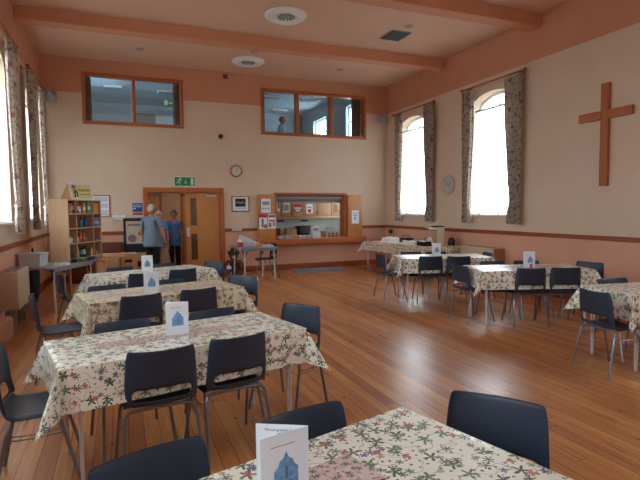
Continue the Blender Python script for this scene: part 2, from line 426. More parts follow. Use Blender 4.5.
# ---------------- side windows: frame, glass, headrail and glowing vertical blinds
wn = 0
def side_window(y0, y1, left):
    global wn; wn += 1
    sx = -1 if left else 1; X = XL if left else XR
    root = empty('window_%d' % wn, (0,0,0), kind='structure')
    xi = X+sx*.20; xo = X+sx*.25
    m = MB(); pts = arch(y0, y1, SPR, RISE); ip = arch(y0+.06, y1-.06, SPR-.02, RISE-.04)
    for i in range(len(pts)-1): m.prism([pts[i], pts[i+1], ip[i+1], ip[i]], 0, xi, xo)
    m.box((xi, y0, SILL), (xo, y0+.06, SPR)); m.box((xi, y1-.06, SILL), (xo, y1, SPR)); m.box((xi, y0, SILL), (xo, y1, SILL+.06))
    m.box((xi, (y0+y1)/2-.025, SILL), (xo, (y0+y1)/2+.025, SPR+.2)); m.box((xi, y0, 2.55), (xo, y1, 2.61)); m.box((xi, y0, SPR-.03), (xo, y1, SPR+.02))
    m.build('window_frame', M['white'], root, False)
    MB().prism(pts[::-1]+[(y0, SILL), (y1, SILL)][::1], 0, X+sx*.222, X+sx*.228).build('pane', M['glass'], root, False)
    MB().box((X-sx*.05, y0-.03, SILL-.035), (X+sx*.2, y1+.03, SILL), .006).build('window_sill', M['white'], root)
    MB().box((X+sx*.10, y0+.01, SPR-.035), (X+sx*.15, y1-.01, SPR), .004).build('blind_headrail', M['silver'], root)
    b = MB(); n = 14; wd = (y1-y0-.04)/n
    for i in range(n):
        yc = y0+.02+wd*(i+.5); a = .30
        dx, dy = math.sin(a)*wd*.54, math.cos(a)*wd*.54
        x = X+sx*.125
        b.add([(x-dx, yc-dy, SILL+.03), (x+dx, yc+dy, SILL+.03), (x+dx, yc+dy, SPR-.03), (x-dx, yc-dy, SPR-.03),
               (x-dx+.002, yc-dy, SILL+.03), (x+dx+.002, yc+dy, SILL+.03), (x+dx+.002, yc+dy, SPR-.03), (x-dx+.002, yc-dy, SPR-.03)],
              [(0,1,2,3), (7,6,5,4), (0,4,5,1), (3,2,6,7), (1,5,6,2), (0,3,7,4)])
    b.build('vertical_blind', M['blindL' if left else 'blindR'], root, False)
for a, b in OPL: side_window(a, b, True)
for a, b in OPR: side_window(a, b, False)
# ---------------- curtains and rods
def curtain(yc, wtop, left, ztop=3.98, zbot=1.24, tie=1.66, lab='', toward=1):
    sx = 1 if left else -1; X = (XL if left else XR)+sx*.135
    nu, nv = 44, 30; vs = []; uv = {}; root = empty('curtain', (X, yc, 0), label=lab, cat='curtain', group='patterned window curtains')
    for side in (0, 1):
        for j in range(nv+1):
            v = j/nv; z = zbot+(ztop-zbot)*v
            d = z-tie
            k = (.54+.46*min(1, max(0, d)/1.6)**.8) if d > 0 else .54+.22*min(1, -d/.25)
            off = toward*(1-k)*wtop*.35
            for i in range(nu+1):
                u = i/nu*2-1
                amp = .038*(.55+.45*k)
                x = math.sin(u*PI*5+.5*math.sin(v*3))*amp+(.006 if side else 0)
                vs.append((x*sx, u*wtop/2*k+off, z)); uv[len(vs)-1] = (u*wtop*1.1+3*yc, z)
    fs = []; N = (nu+1)*(nv+1)
    for j in range(nv):
        for i in range(nu):
            a = j*(nu+1)+i; fs.append((a, a+1, a+nu+2, a+nu+1)); fs.append((N+a, N+a+nu+1, N+a+nu+2, N+a+1))
    for j in range(nv):
        for c in (0, nu):
            a = j*(nu+1)+c; fs.append((a, a+nu+1, N+a+nu+1, N+a))
    for i in range(nu):
        fs.append((i, i+1, N+i+1, N+i)); a = nv*(nu+1)+i; fs.append((a, a+1, N+a+1, N+a))
    mb = MB(); mb.add(vs, fs)
    mb.build('curtain_fabric', M['curtain'], root, True, uv)
    w2 = wtop*.54/2+.012; oy = toward*.4*wtop*.35; ring = []
    for i in range(20):
        t = 2*PI*i/20; ring.append((math.cos(t)*.05, oy+math.sin(t)*w2, tie+.03*math.sin(t)*toward))
    MB().tube(ring, .011, 6, closed=True).build('tieback', M['curtain'], root)
def rod(y0, y1, left, lab):
    sx = 1 if left else -1; X = (XL if left else XR); x = X+sx*.135; z = 4.03
    root = empty('curtain_rod', (x, (y0+y1)/2, z), label=lab, cat='curtain rod', group='wooden curtain rods'); h = (y1-y0)/2
    MB().tube([(0, -h, 0), (0, h, 0)], .014, 10).build('pole', M['trimy'], root)
    for s_ in (-1, 1):
        MB().lathe([(.012, -.03), (.028, -.02), (.033, 0), (.026, .025), (.01, .045)], (0, s_*(h+.02), 0), 12, 1).build('finial', M['trimy'], root)
        m = MB().box((-sx*.135, s_*(h-.12)-.02, -.03), (-sx*.11, s_*(h-.12)+.02, .03)); m.tube([(-sx*.12, s_*(h-.12), -.005), (0, s_*(h-.12), -.016)], .008, 6)
        m.build('bracket', M['trimy'], root)
    for k in range(7):
        for s_ in (-1, 1):
            yy = s_*(h-.05-k*.05)
            MB().tube([(math.cos(t*PI/6)*.02, yy, math.sin(t*PI/6)*.02-.004) for t in range(12)], .003, 5, closed=True).build('curtain_ring', M['trimy'], root)
rod(9.72, 11.5, False, 'wooden curtain rod over the farther right-hand window')
rod(6.95, 8.66, False, 'wooden curtain rod over the nearer right-hand window')
rod(9.72, 11.5, True, 'wooden curtain rod over the farthest left-hand window')
rod(6.95, 8.66, True, 'wooden curtain rod over the second left-hand window, cut by the photo edge')
curtain(9.90, .35, False, lab='near curtain of the farther right-hand window', toward=-1)
curtain(11.24, .30, False, lab='far curtain of the farther right-hand window, next to the back corner')
curtain(7.19, .42, False, lab='near curtain of the nearer right-hand window, closest to the cross', toward=-1)
curtain(8.47, .34, False, lab='far curtain of the nearer right-hand window, beside the round plaque')
curtain(9.93, .42, True, lab='near curtain of the farthest left-hand window, in brown shade', toward=-1)
curtain(11.2, .40, True, lab='far curtain of the farthest left-hand window, nearest the bookcase')
curtain(8.28, .46, True, lab='far curtain of the second left-hand window, lit pale, near photo edge')
# ================================================================== UPPER ROOMS behind interior windows
UF = 2.6
def upper_window(n, U, mulls, pads):
    root = empty('window_%d' % n, (0,0,0), kind='structure')
    x0, x1, z0, z1 = U; f = .035; m = MB()
    for a, b, c, d in ((x0-.03, x0+f, z0-.03, z1+.03), (x1-f, x1+.03, z0-.03, z1+.03), (x0+f, x1-f, z0-.03, z0+.045), (x0+f, x1-f, z1-.045, z1+.03)):
        m.box((a, D-.03, c), (b, D+.14, d), .006)
    for q in mulls: m.box((q-.04, D-.025, z0+.04), (q+.04, D+.14, z1-.04), .006)
    m.build('window_frame', M['frame'], root)
    ed = [x0+f]+[q for q in mulls]+[x1-f]
    for a, b in zip(ed, ed[1:]):
        MB().box((a, D+.055, z0+.04), (b, D+.061, z1-.04)).build('pane', M['inglass'], root, False)
    return root
nU = len(OPL)+len(OPR)
upper_window(nU+1, U1, [.366], 0); upper_window(nU+2, U2, [4.33, 5.285], 0)
MXD = 2.35
st('wall_upperback', MB().box((XL-.3, D+5.6, UF), (XR+.3, D+5.8, 5.6)), M['lilac'])
st('wall_upperdivider', MB().box((MXD-.06, D+.3, UF), (MXD+.06, D+5.6, 5.35)), M['lilac'])
st('wall_upperleft', MB().box((XL-.3, D+.3, UF), (XL-.15, D+5.6, 5.6)), M['lilac'])
UPW = ((D+.85, D+1.66), (D+3.25, D+4.4))
def upright():
    m = MB(); x0, x1 = 6.5, 6.7; y = D+.3
    for a, b in UPW:
        m.box((x0, y, UF), (x1, a, 5.6)); m.box((x0, a, UF), (x1, b, 3.6)); m.box((x0, a, 4.68), (x1, b, 5.6)); y = b
    m.box((x0, y, UF), (x1, D+5.6, 5.6)); st('wall_upperright', m, M['lilac'])
upright()
st('ceiling_upper', MB().box((XL-.3, D+.3, 5.12), (XR+.3, D+5.6, 5.3)), M['upceil'])
st('floor_upper', MB().box((XL-.3, D+.3, UF-.12), (XR+.3, D+5.6, UF)), M['brownbox'])
for i, (a, b) in enumerate(UPW):
    root = empty('window_%d' % (nU+3+i), kind='structure'); x = 6.6; c = (a+b)/2
    m = MB(); m.box((x, a, 3.6), (x+.05, a+.05, 4.68)); m.box((x, b-.05, 3.6), (x+.05, b, 4.68)); m.box((x, c-.02, 3.65), (x+.05, c+.02, 4.63)); m.box((x, a+.05, 4.2), (x+.05, b-.05, 4.24)); m.box((x, a+.05, 3.6), (x+.05, b-.05, 3.65)); m.box((x, a+.05, 4.63), (x+.05, b-.05, 4.68))
    m.build('window_frame', M['white'], root, False)
    MB().box((x+.06, a, 3.6), (x+.07, b, 4.68)).build('pane', emit('upstairs_daylight_pane', '#dcebf5', 8), root, False)
root = empty('window_%d' % (nU+5), kind='structure')  # added window, out of view, whose glow lights the left upstairs room
MB().box((XL-.16, D+1.2, 3.5), (XL-.145, D+2.6, 4.7)).build('pane', emit('upstairs_left_added_glow', '#d0e4f2', 11), root, False)
MB().box((XL-.15, D+1.15, 3.45), (XL-.12, D+1.2, 4.75)).box((XL-.15, D+2.6, 3.45), (XL-.12, D+2.65, 4.75)).build('window_frame', M['white'], root, False)
def ceiling_light(x, y, lab, sx=.75, sy=.35):
    root = empty('ceiling_light', (x, y, 5.12), label=lab, cat='ceiling light', group='upstairs box ceiling lights')
    MB().box((-sx/2, -sy/2, -.05), (sx/2, sy/2, 0), .01).build('housing', M['white'], root)
    MB().box((-sx/2+.03, -sy/2+.03, -.075), (sx/2-.03, sy/2-.03, -.05), .008).build('diffuser', M['silver'], root)
ceiling_light(-.08, 15.4, 'flat white ceiling light in the left pane of the two-pane upstairs window', .5, .3)
ceiling_light(1.38, 15.5, 'flat white ceiling light in the right pane of the two-pane upstairs window', .5, .3)
ceiling_light(4.5, 15.1, 'flat white ceiling light in the left pane of the three-pane upstairs window', .6, .3)
ceiling_light(5.8, 15.1, 'white ceiling light in the middle pane of the three-pane upstairs window', .6, .3)
ceiling_light(5.35, 17.0, 'small far ceiling light above the person in the three-pane upstairs window', .6, .3)
# dark drapes at the sides of the upper windows
def drape(x0, x1, z0, z1, y, lab):
    n = 24; m = MB(); vs = []
    for s_ in (0, .006):
        for z in (z0, z1):
            for i in range(n+1): vs.append((x0+(x1-x0)*i/n, y+.02*math.sin(i*1.7)+s_, z))
    k = n+1; fs = []
    for i in range(n):
        fs += [(i, i+1, k+i+1, k+i), (2*k+i, 3*k+i, 3*k+i+1, 2*k+i+1), (i, 2*k+i, 2*k+i+1, i+1), (k+i, k+i+1, 3*k+i+1, 3*k+i)]
    fs += [(0, k, 3*k, 2*k), (n, 2*k+n, 3*k+n, k+n)]
    m.add(vs, fs); tag(m.build('drape', colmat('#6a5f50')), lab, 'curtain', 'drapes inside the upstairs windows')
drape(-.71, -.53, 3.4, 4.75, D+.36, 'brown drape at the left end of the two-pane upstairs window')
drape(1.26, 1.49, 3.4, 4.75, D+.36, 'brown drape at the right end of the two-pane upstairs window')
drape(6.05, 6.47, 3.4, 4.75, D+.36, 'brown drape at the right end of the three-pane upstairs window')
drape(3.46, 3.55, 3.4, 4.75, D+.36, 'narrow drape edge at the left end of the three-pane upstairs window')
m = MB().box((.55, D+4.9, UF), (1.14, D+5.5, 4.72), .01)
tag(MB().box((1.16, D+4.9, UF), (1.75, D+5.5, 4.70), .01).build('pale_cupboard', M['kwall']), 'pale cupboard at the lower right of the two-pane upstairs window', 'cupboard')
tag(m.build('tall_cupboard', colmat('#8d8479')), 'tall grey-brown cupboard seen low in the two-pane upstairs window', 'cupboard')
r = empty('exit_sign', (1.47, 15.9, 4.86), label='small green exit sign behind the right pane of the two-pane upstairs window', cat='sign')
MB().box((-.17, -.02, -.12), (.17, .01, .12), .004).build('plate', M['green'], r); MB().tube([(0, 0, .11), (0, 0, .26)], .012, 6).build('hanger', M['silver'], r)
MB().box((-.12, -.026, -.07), (-.02, -.02, .07)).box((.02, -.026, -.02), (.12, -.02, .02)).build('pictogram', M['white'], r)
def frame_pic(name, c, w_, h_, lab, cat, framemat, mats, y=D, yoff=0):
    r = empty(name, (c[0], y-.012, c[1]), label=lab, cat=cat)
    t = .025; m = MB()
    m.box((-w_/2, -.012, -h_/2), (-w_/2+t, .01, h_/2)); m.box((w_/2-t, -.012, -h_/2), (w_/2, .01, h_/2)); m.box((-w_/2+t, -.012, h_/2-t), (w_/2-t, .01, h_/2)); m.box((-w_/2+t, -.012, -h_/2), (w_/2-t, .01, -h_/2+t))
    m.build('picture_frame', framemat, r, False)
    MB().box((-w_/2+t, -.002, -h_/2+t), (w_/2-t, .008, h_/2-t)).build('mount', mats[0], r, False)
    return r
# ================================================================== KITCHEN behind the hatch
KX0, KX1, KY = 2.9, XR-.1, D+2.75
st('wall_kitchenback', MB().box((KX0, KY, 0), (KX1+.2, KY+.15, 2.6)), M['kwall'])
st('wall_kitchenleft', MB().box((KX0-.1, D+.3, 0), (KX0, KY, 2.6)), M['kwall'])
st('wall_kitchenright', MB().box((KX1+.05, D+.3, 0), (KX1+.2, KY, 2.6)), M['kwall'])
st('ceiling_kitchen', MB().box((KX0-.1, D+.3, 2.35), (KX1+.2, KY+.15, 2.42)), M['white'])
root = empty('window_%d' % (nU+6), kind='structure')  # unseen glowing window put in on the right because the kitchen needs light
MB().box((KX1+.03, D+.9, 1.15), (KX1+.05, D+2.1, 2.1)).build('pane', emit('kitchen_added_glow', '#d8e8f2', 3.2), root, False)
MB().box((KX1, D+.85, 1.1), (KX1+.05, D+.9, 2.15)).box((KX1, D+2.1, 1.1), (KX1+.05, D+2.15, 2.15)).build('window_frame', M['white'], root, False)
# wall cupboards
KE = [3.88, 4.24, 4.60, 4.96, 5.33, 5.80, 6.30, 6.62]
for i in range(7):
    x = KE[i]; wdt = KE[i+1]-x
    r = empty('wall_cabinet', (x, KY-.33, 1.34), label='beech wall cabinet seen through the hatch, %s from the left' % ['first', 'second', 'third', 'fourth', 'fifth', 'sixth', 'seventh'][i], cat='cabinet', group='kitchen wall cabinets')
    MB().box((0.002, 0, 0), (wdt-.002, .325, .72)).build('body', M['beechk'], r, False)
    d = MB().box((.008, -.02, .02), (wdt-.008, -.001, .71), .004).build('door', M['beechk'], r)
    hx = wdt-.05 if i % 2 == 0 else .05
    MB().tube([(hx, -.022, .06), (hx, -.045, .07), (hx, -.045, .15), (hx, -.022, .16)], .006, 6).build('handle', M['darkgrey'], d)
tag(MB().box((3.88, KY-.35, 1.27), (6.62, KY-.005, 1.335), .004).build('cabinet_rail', M['beechk']), 'beech rail running under the kitchen wall cabinets', 'rail')
def paper(x, y, z, w_, h_, mat, lab, marks=(), grp=None, tilt=0):
    r = empty('notice', (x, y, z), label=lab, cat='notice', group=grp); r.rotation_euler = (0, tilt, 0)
    MB().box((-w_/2, -.002, -h_/2), (w_/2, 0, h_/2)).build('sheet', mat, r, False)
    for (a, b, c, d, mt) in marks:
        MB().box((a*w_-w_/2, -.0032, b*h_-h_/2), (c*w_-w_/2, -.002, d*h_-h_/2)).build('print', mt, r, False)
    return r
G = 'notices on the kitchen cabinets'
yk = KY-.352
paper(4.53, yk, 1.72, .10, .42, M['cardwhite'], 'narrow white sheet on the second kitchen cabinet', [(.2, .2, .8, .8, M['ink'])], G)
paper(4.78, yk, 1.72, .20, .50, M['cardwhite'], 'tall white sheet on the third kitchen cabinet', [(.1, .1, .9, .5, M['silver'])], G)
paper(5.16, yk, 1.60, .27, .24, M['signred'], 'red and white notice on the fourth kitchen cabinet', [(.08, .4, .92, .62, M['cardwhite']), (.2, .1, .8, .3, M['cardwhite'])], G)
paper(5.55, yk, 1.58, .22, .30, M['cardwhite'], 'white notice with red picture on the fifth kitchen cabinet', [(.25, .1, .75, .45, M['signred']), (.2, .6, .8, .7, M['ink'])], G)
paper(4.70, KY-.004, 1.20, .24, .06, M['signblue'], 'small blue label on the kitchen wall, left one', (), 'small blue labels under the kitchen cabinets')
paper(5.50, KY-.004, 1.20, .22, .06, M['signblue'], 'small blue label on the kitchen wall, right one', (), 'small blue labels under the kitchen cabinets')
paper(6.45, yk, 1.58, .14, .26, M['wick'], 'small brown panel at the right end of the kitchen cabinets', ())
r = empty('kitchen_worktop', (4.9, KY-.325, .72), label='grey kitchen worktop on base units behind the hatch', cat='worktop')
MB().box((-1.9, -.32, 0), (1.9, .3, .04), .005).build('top', M['silver'], r)
MB().box((-1.9, -.28, -.72), (1.9, .3, 0)).build('base', M['beech'], r, False)
# objects on the kitchen worktop
def thing_box(name, loc, size, mat, lab, cat, bev=.01, grp=None, rz=0):
    m = MB().box((-size[0]/2, -size[1]/2, 0), (size[0]/2, size[1]/2, size[2]), bev); o = m.build(name, mat); o.location = loc; o.rotation_euler = (0,0,rz)
    return tag(o, lab, cat, grp)
kz = .76
r = empty('microwave', (5.42, KY-.25, kz), label='black appliance on the kitchen worktop behind the white till', cat='microwave')
MB().box((-.26, -.18, 0), (.26, .18, .28), .012).build('body', M['black'], r); MB().box((-.22, -.19, .04), (.12, -.18, .24), .003).build('door', M['darkgrey'], r)
r = empty('dish_rack', (6.32, KY-.3, kz), label='grey wire rack of dishes at the right end of the kitchen worktop', cat='dish rack')
MB().box((-.28, -.18, 0), (.28, .18, .03), .006).build('tray', M['silver'], r)
m = MB()
for i in range(9): m.tube([(-.24+i*.06, -.15, .03), (-.24+i*.06, -.15, .2), (-.24+i*.06, .15, .2), (-.24+i*.06, .15, .03)], .006, 5)
m.build('rack', M['chrome'], r)
for i in range(4):
    m = MB().lathe([(.02, 0), (.09, .012), (.11, .02), (.105, .026), (.02, .012)], (0,0,0), 16, 0); o = m.build('plate', M['white']); o.location = (6.15+i*.09, KY-.3, kz+.13)
    tag(o, 'white plate in the kitchen dish rack, %s from the left' % ORD[i], 'plate', 'plates in the dish rack')
thing_box('bread_bin', (4.92, KY-.3, kz), (.34, .24, .2), M['board'], 'low wooden box on the left of the kitchen worktop', 'box')
thing_box('red_tin', (4.50, KY-.3, kz), (.16, .16, .22), M['red'], 'dark red tin at the left end of the kitchen worktop', 'tin')
for i, x in enumerate((5.24, 5.35, 5.47)):
    m = MB().lathe([(.03, 0), (.04, .01), (.04, .11), (.025, .13), (.025, .15)], (0,0,0), 14); o = m.build('storage_jar', M['wick']); o.location = (x, D+.08, .797)
    tag(o, 'brown storage jar on the hatch counter, %s of three from the left' % ['first', 'second', 'third'][i], 'jar', 'brown jars on the hatch counter')
# ---------------- hatch frame, shutters, counter
r = empty('serving_hatch', (0, D, 0), label='wooden serving hatch frame with raised grey roller shutter in back wall', cat='serving hatch')
m = MB(); m.box((HX0-.055, -.04, HZ1-.02), (HX1+.05, .3, HZ1+.035), .005); m.box((HX0-.055, -.03, HZ0), (HX0+.01, .3, HZ1-.02), .004); m.box((HX1-.01, -.03, HZ0), (HX1+.05, .3, HZ1-.02), .004)
m.build('hatch_frame', M['frame'], r)
m = MB(); m.tube([(HX0+.01, .15, HZ1-.09), (HX1-.02, .15, HZ1-.09)], .065, 14); m.box((HX0+.01, .20, HZ1-.23), (HX1-.02, .22, HZ1-.06))
for k in range(3): m.box((HX0+.01, .19, HZ1-.23+k*.05), (HX1-.02, .205, HZ1-.195+k*.05), .004)
m.build('roller_shutter', M['silver'], r)
c = empty('counter', (0, D, 0), label='thick orange-brown wooden counter shelf under the serving hatch', cat='counter')
MB().box((3.14, -.24, .655), (6.20, .32, .795), .012).build('top', M['frame'], c)
MB().box((3.26, -.03, 0), (3.30, 0, .655), .003).build('support', M['frame'], c)
for nm, x0, x1, lab, notes in (('left', 3.215, 3.66, 'oak shutter door folded open left of the hatch, with three notices', 0), ('right', 5.72, 6.15, 'oak shutter door folded open right of the hatch, with one notice', 1)):
    o = empty('shutter_door', (x0, D-.06, .80), label=lab, cat='shutter door', group='hatch shutter doors')
    MB().box((0, -.02, 0), (x1-x0, .02, 1.14), .004).build('panel', M['door'], o)
    m = MB()
    for z in (.15, .95): m.tube([((x1-x0) if nm == 'left' else 0, .0, z), ((x1-x0) if nm == 'left' else 0, .0, z+.08)], .01, 6)
    m.build('hinge', M['steel'], o)
G = 'notices on the hatch shutter doors'; yy = D-.083
paper(3.42, yy, 1.66, .25, .36, M['cardwhite'], 'white notice at the top of the left hatch shutter', [(.15, .55, .85, .8, M['silver']), (.15, .25, .27, .36, M['ink']), (.42, .25, .54, .36, M['ink']), (.7, .25, .82, .36, M['ink'])], G)
paper(3.345, yy, 1.26, .21, .37, M['cardwhite'], 'red-topped poster low on the left hatch shutter', [(0, .78, 1, 1, M['signred']), (.3, .1, .55, .7, M['ink']), (.6, .05, .95, .3, M['signred'])], G)
paper(3.575, yy, 1.26, .20, .36, M['cardwhite'], 'red and white chequered poster low on the left shutter, next to opening', [(.05, .8, .95, .95, M['ink']), (.1, .5, .9, .6, M['signred']), (.1, .1, .4, .4, M['ink']), (.6, .15, .9, .45, M['silver'])], G)
paper(5.94, yy, 1.34, .22, .36, M['cardwhite'], 'single white notice on the right hatch shutter', [(.2, .6, .8, .64, M['ink']), (.2, .75, .8, .79, M['ink']), (.35, .3, .6, .5, M['silver'])], G)
# things on the counter
def cup(x, y, z, lab, grp, mat=None):
    o = MB().lathe([(.025, 0), (.03, .004), (.04, .07), (.037, .07), (.028, .008)], (0,0,0), 14)
    o.tube([(.036, 0, .058), (.062, 0, .055), (.06, 0, .03), (.034, 0, .02)], .005, 6)
    o = o.build('cup', mat or M['white']); o.location = (x, y, z); tag(o, lab, 'cup', grp)
    return o
for i in range(6):
    cup(4.36+i*.062, D+.02+(i % 2)*.08, .797, 'white cup on the hatch counter, %s from the left' % ORD[i], 'white cups on the hatch counter')
for i in range(4):
    cup(3.80+i*.09, D-.06+(i % 2)*.08, .797, 'lilac patterned cup on the hatch counter, %s from the left' % ORD[i], 'lilac cups at the left end of the counter', colmat('#c6c0dc'))
r = empty('till', (4.82, D+.07, .797), label='white two-tier till standing on the hatch counter', cat='till')
MB().box((-.12, -.1, 0), (.12, .12, .15), .01).build('drawer', M['clear'], r); MB().box((-.10, -.04, .15), (.10, .1, .30), .01).build('display', M['white'], r)
MB().box((-.08, -.047, .18), (.08, -.04, .27)).build('keypad', M['silver'], r, False)
thing_box('tea_tray', (4.12, D+.12, .797), (.4, .16, .1), M['board'], 'brown wooden tray behind the lilac cups on the hatch counter', 'tray')
thing_box('paper_bag', (5.08, D+.16, .797), (.17, .1, .17), M['wick'], 'brown bag on the hatch counter, left of the brown jars', 'bag', .02)
# ================================================================== LOBBY behind the door
LX0, LX1, LY = .2, 2.75, D+2.9
st('wall_lobbyleft', MB().box((LX0-.1, D+.3, 0), (LX0, LY, 2.5)), M['lobby']); st('wall_lobbyright', MB().box((LX1, D+.3, 0), (LX1+.1, LY, 2.5)), M['lobby'])
st('wall_lobbyback', MB().box((LX0-.1, LY, 0), (LX1+.1, LY+.1, 2.5)), M['lobby']); st('ceiling_lobby', MB().box((LX0-.1, D+.3, 2.4), (LX1+.1, LY, 2.48)), M['white'])
root = empty('ceiling_light', (1.6, D+1.4, 2.4), label='added lobby ceiling light above the two women, out of sight above the door head', cat='ceiling light')  # assumed lamp, never in view, added to brighten the lobby
MB().lathe([(.12, 0), (.12, -.03), (.1, -.06), (.02, -.07)], (0,0,0), 20).build('shade', emit('lobby_added_lamp_glow', '#fff0dc', 22), root)
def lobby_door(n, x0, x1, y, glass):
    r = empty('door_%d' % n, (x0, y, 0), kind='structure'); w_ = x1-x0
    MB().box((-.07, -.03, 0), (0, .0, 2.05)).box((w_, -.03, 0), (w_+.07, 0, 2.05)).box((-.07, -.03, 1.98), (w_+.07, 0, 2.05)).build('door_frame', M['frame'], r, False)
    MB().box((0.005, -.02, .01), (w_-.005, 0, 1.975), .003).build('door_panel', M['door'], r)
    if glass: MB().box((w_*.55, -.024, .9), (w_*.8, -.019, 1.85)).build('glazing', M['photo'], r, False)
lobby_door(2, .42, 1.05, LY, False); lobby_door(3, 1.72, 2.35, LY, True)
# ---------------- main door
r = empty('door_1', (0, D, 0), kind='structure')
m = MB(); m.box((DX0-.1, -.05, 0), (DX0, .3, DZ+.0), .008); m.box((DX1, -.05, 0), (DX1+.105, .3, DZ), .008); m.box((DX0-.1, -.05, DZ), (DX1+.105, .3, DZ+.12), .008)
m.build('door_frame', M['frame'], r)
def leaf(parent, M_, name):
    w_ = .81; m = MB()
    gx0, gx1 = .12, .27
    for a, b, c, d in ((0, gx0, 0, 1.97), (gx1, w_, 0, 1.97), (gx0, gx1, 0, .36), (gx0, gx1, .99, 1.20), (gx0, gx1, 1.86, 1.97)): m.box((a, -.022, c+.008), (b, .022, d), 0, M_)
    o = m.build(name, M['door'], parent, False)
    g = MB().box((gx0, -.004, .36), (gx1, .004, .99), 0, M_).box((gx0, -.004, 1.2), (gx1, .004, 1.86), 0, M_).build('glazing', glass_mat('wired_glass_'+name[-4:], (.5, .5, .45, 1), .12), o, False)
    return o
o = leaf(r, Matrix.Translation((DX1-.815, .02, 0)), 'door_leaf')
m = MB().box((DX1-.32, -.03, 1.885), (DX1-.08, .0, 1.93), .006); m.tube([(DX1-.3, -.02, 1.935), (DX1-.5, -.06, 1.955)], .008, 6); m.build('door_closer', M['chrome'], r)
MB().box((DX1-.80, -.006, .93), (DX1-.72, -.001, 1.15)).build('push_plate', M['clear'], o, False)
o2 = leaf(r, Matrix.Translation((DX0+.02, .32, 0)) @ Matrix.Rotation(math.radians(93), 4, 'Z'), 'open_door_leaf')
m = MB().box((DX0+.06, .02, 1.9), (DX0+.3, .06, 1.95), .006); m.build('door_closer', M['steel'], r)
# running-man exit sign over the door
r = empty('exit_sign', (1.445, D-.02, 2.25), label='green and white running-man exit sign above the double door', cat='sign')
MB().box((-.25, -.012, -.12), (.25, .012, .12), .004).build('plate', M['white'], r)
MB().box((-.235, -.016, -.1), (.235, -.012, .1)).build('green_field', M['green'], r, False)
m = MB(); m.lathe([(.02, -.003), (.02, .003)], (-.10, -.018, .065), 10, 1)
for p in ([(-.115, .05), (-.135, .0), (-.17, -.03), (-.2, -.03)], [(-.135, .0), (-.11, -.03), (-.125, -.075)], [(-.12, .04), (-.16, .035), (-.18, .01)], [(-.12, .04), (-.08, .02), (-.06, .035)]):
    m.tube([(a, -.018, b) for a, b in p], .009, 5)
m.build('running_figure', M['white'], r)
m = MB(); m.tube([(.02, -.018, .06), (.02, -.018, -.04)], .007, 5); m.tube([(-.015, -.018, -.01), (.02, -.018, -.05), (.055, -.018, -.01)], .007, 5); m.build('arrow', M['white'], r)
MB().box((.14, -.018, -.08), (.2, -.016, .08)).build('doorway_symbol', M['white'], r, False)
# clock
r = empty('wall_clock', (2.69, D, 2.525), label='small round wooden wall clock with pale face on the back wall', cat='clock')
MB().lathe([(.15, -.001), (.15, -.03), (.13, -.05), (.115, -.035)], (0,0,0), 32, 1).build('rim', M['cross'], r)
MB().lathe([(.117, -.02), (.117, -.036)], (0,0,0), 32, 1).build('dial', M['face'], r)
m = MB(); m.tube([(0, -.04, 0), (.045, -.04, .03)], .005, 5); m.tube([(0, -.041, 0), (.02, -.041, .085)], .004, 5); m.build('hand', M['black'], r)
m = MB()
for i in range(12): a = i*PI/6; m.tube([(math.sin(a)*.095, -.038, math.cos(a)*.095), (math.sin(a)*.108, -.038, math.cos(a)*.108)], .003, 4)
m.build('hour_marks', M['black'], r)
# small framed picture right of door
r = frame_pic('framed_picture', (2.785, 1.712), .45, .39, 'small framed black and white picture between door and hatch', 'picture', M['wick'], [M['cardwhite']])
MB().box((-.13, -.006, -.07), (.13, -.002, .13)).build('print', M['black'], r, False)
m = MB()
for i in range(6): m.ball((-.09+i*.035, -.008, .03+.02*math.sin(i*2)), (.017, .004, .03), 8)
m.build('print_figures', M['silver'], r)
MB().box((-.15, -.006, -.115), (.15, -.002, -.10)).build('caption', M['silver'], r, False)
# group photo, left
r = frame_pic('framed_photographs', (-.56, 1.677), .70, .50, 'orange-framed set of grey photographs behind the bookcase', 'picture', M['cross'], [M['cardwhite']])
for a, b, c, d in ((-.3, .05, 0, .2), (.03, .1, .3, .2), (-.3, -.2, -.05, .02), (.03, -.05, .3, .06), (.03, -.2, .3, -.09)):
    MB().box((a, -.006, b), (c, -.002, d)).build('photograph', M['photo'], r, False)
r = paper(.368, D-.004, 1.64, .215, .20, M['signblue'], 'blue and white notice beside the left door frame', [(.08, .55, .92, .62, M['cardwhite']), (.08, .75, .92, .82, M['cardwhite']), (.1, .3, .3, .45, M['cardwhite'])])
MB().box((-.107, -.003, -.17), (.107, 0, -.125)).build('red_strip', M['signred'], r, False)
r = empty('cable_trunking_box', (-.02, D-.02, 1.41), label='white wall box on the cream wall above the dado, left of notice board', cat='wall box')
MB().box((-.16, -.02, -.055), (.12, .02, .055), .006).build('cover', M['white'], r); MB().box((-.13, -.024, -.004), (.09, -.02, .004)).build('slot', M['silver'], r, False)
r = empty('dado_label', (2.68, D-.032, 1.07), label='small white plate fixed on the dado rail below the framed picture', cat='plate')
MB().box((-.12, -.004, -.025), (.12, .004, .025), .002).build('plate', M['cardwhite'], r); MB().box((-.09, -.0055, -.004), (.09, -.004, .004)).build('print', M['ink'], r, False)
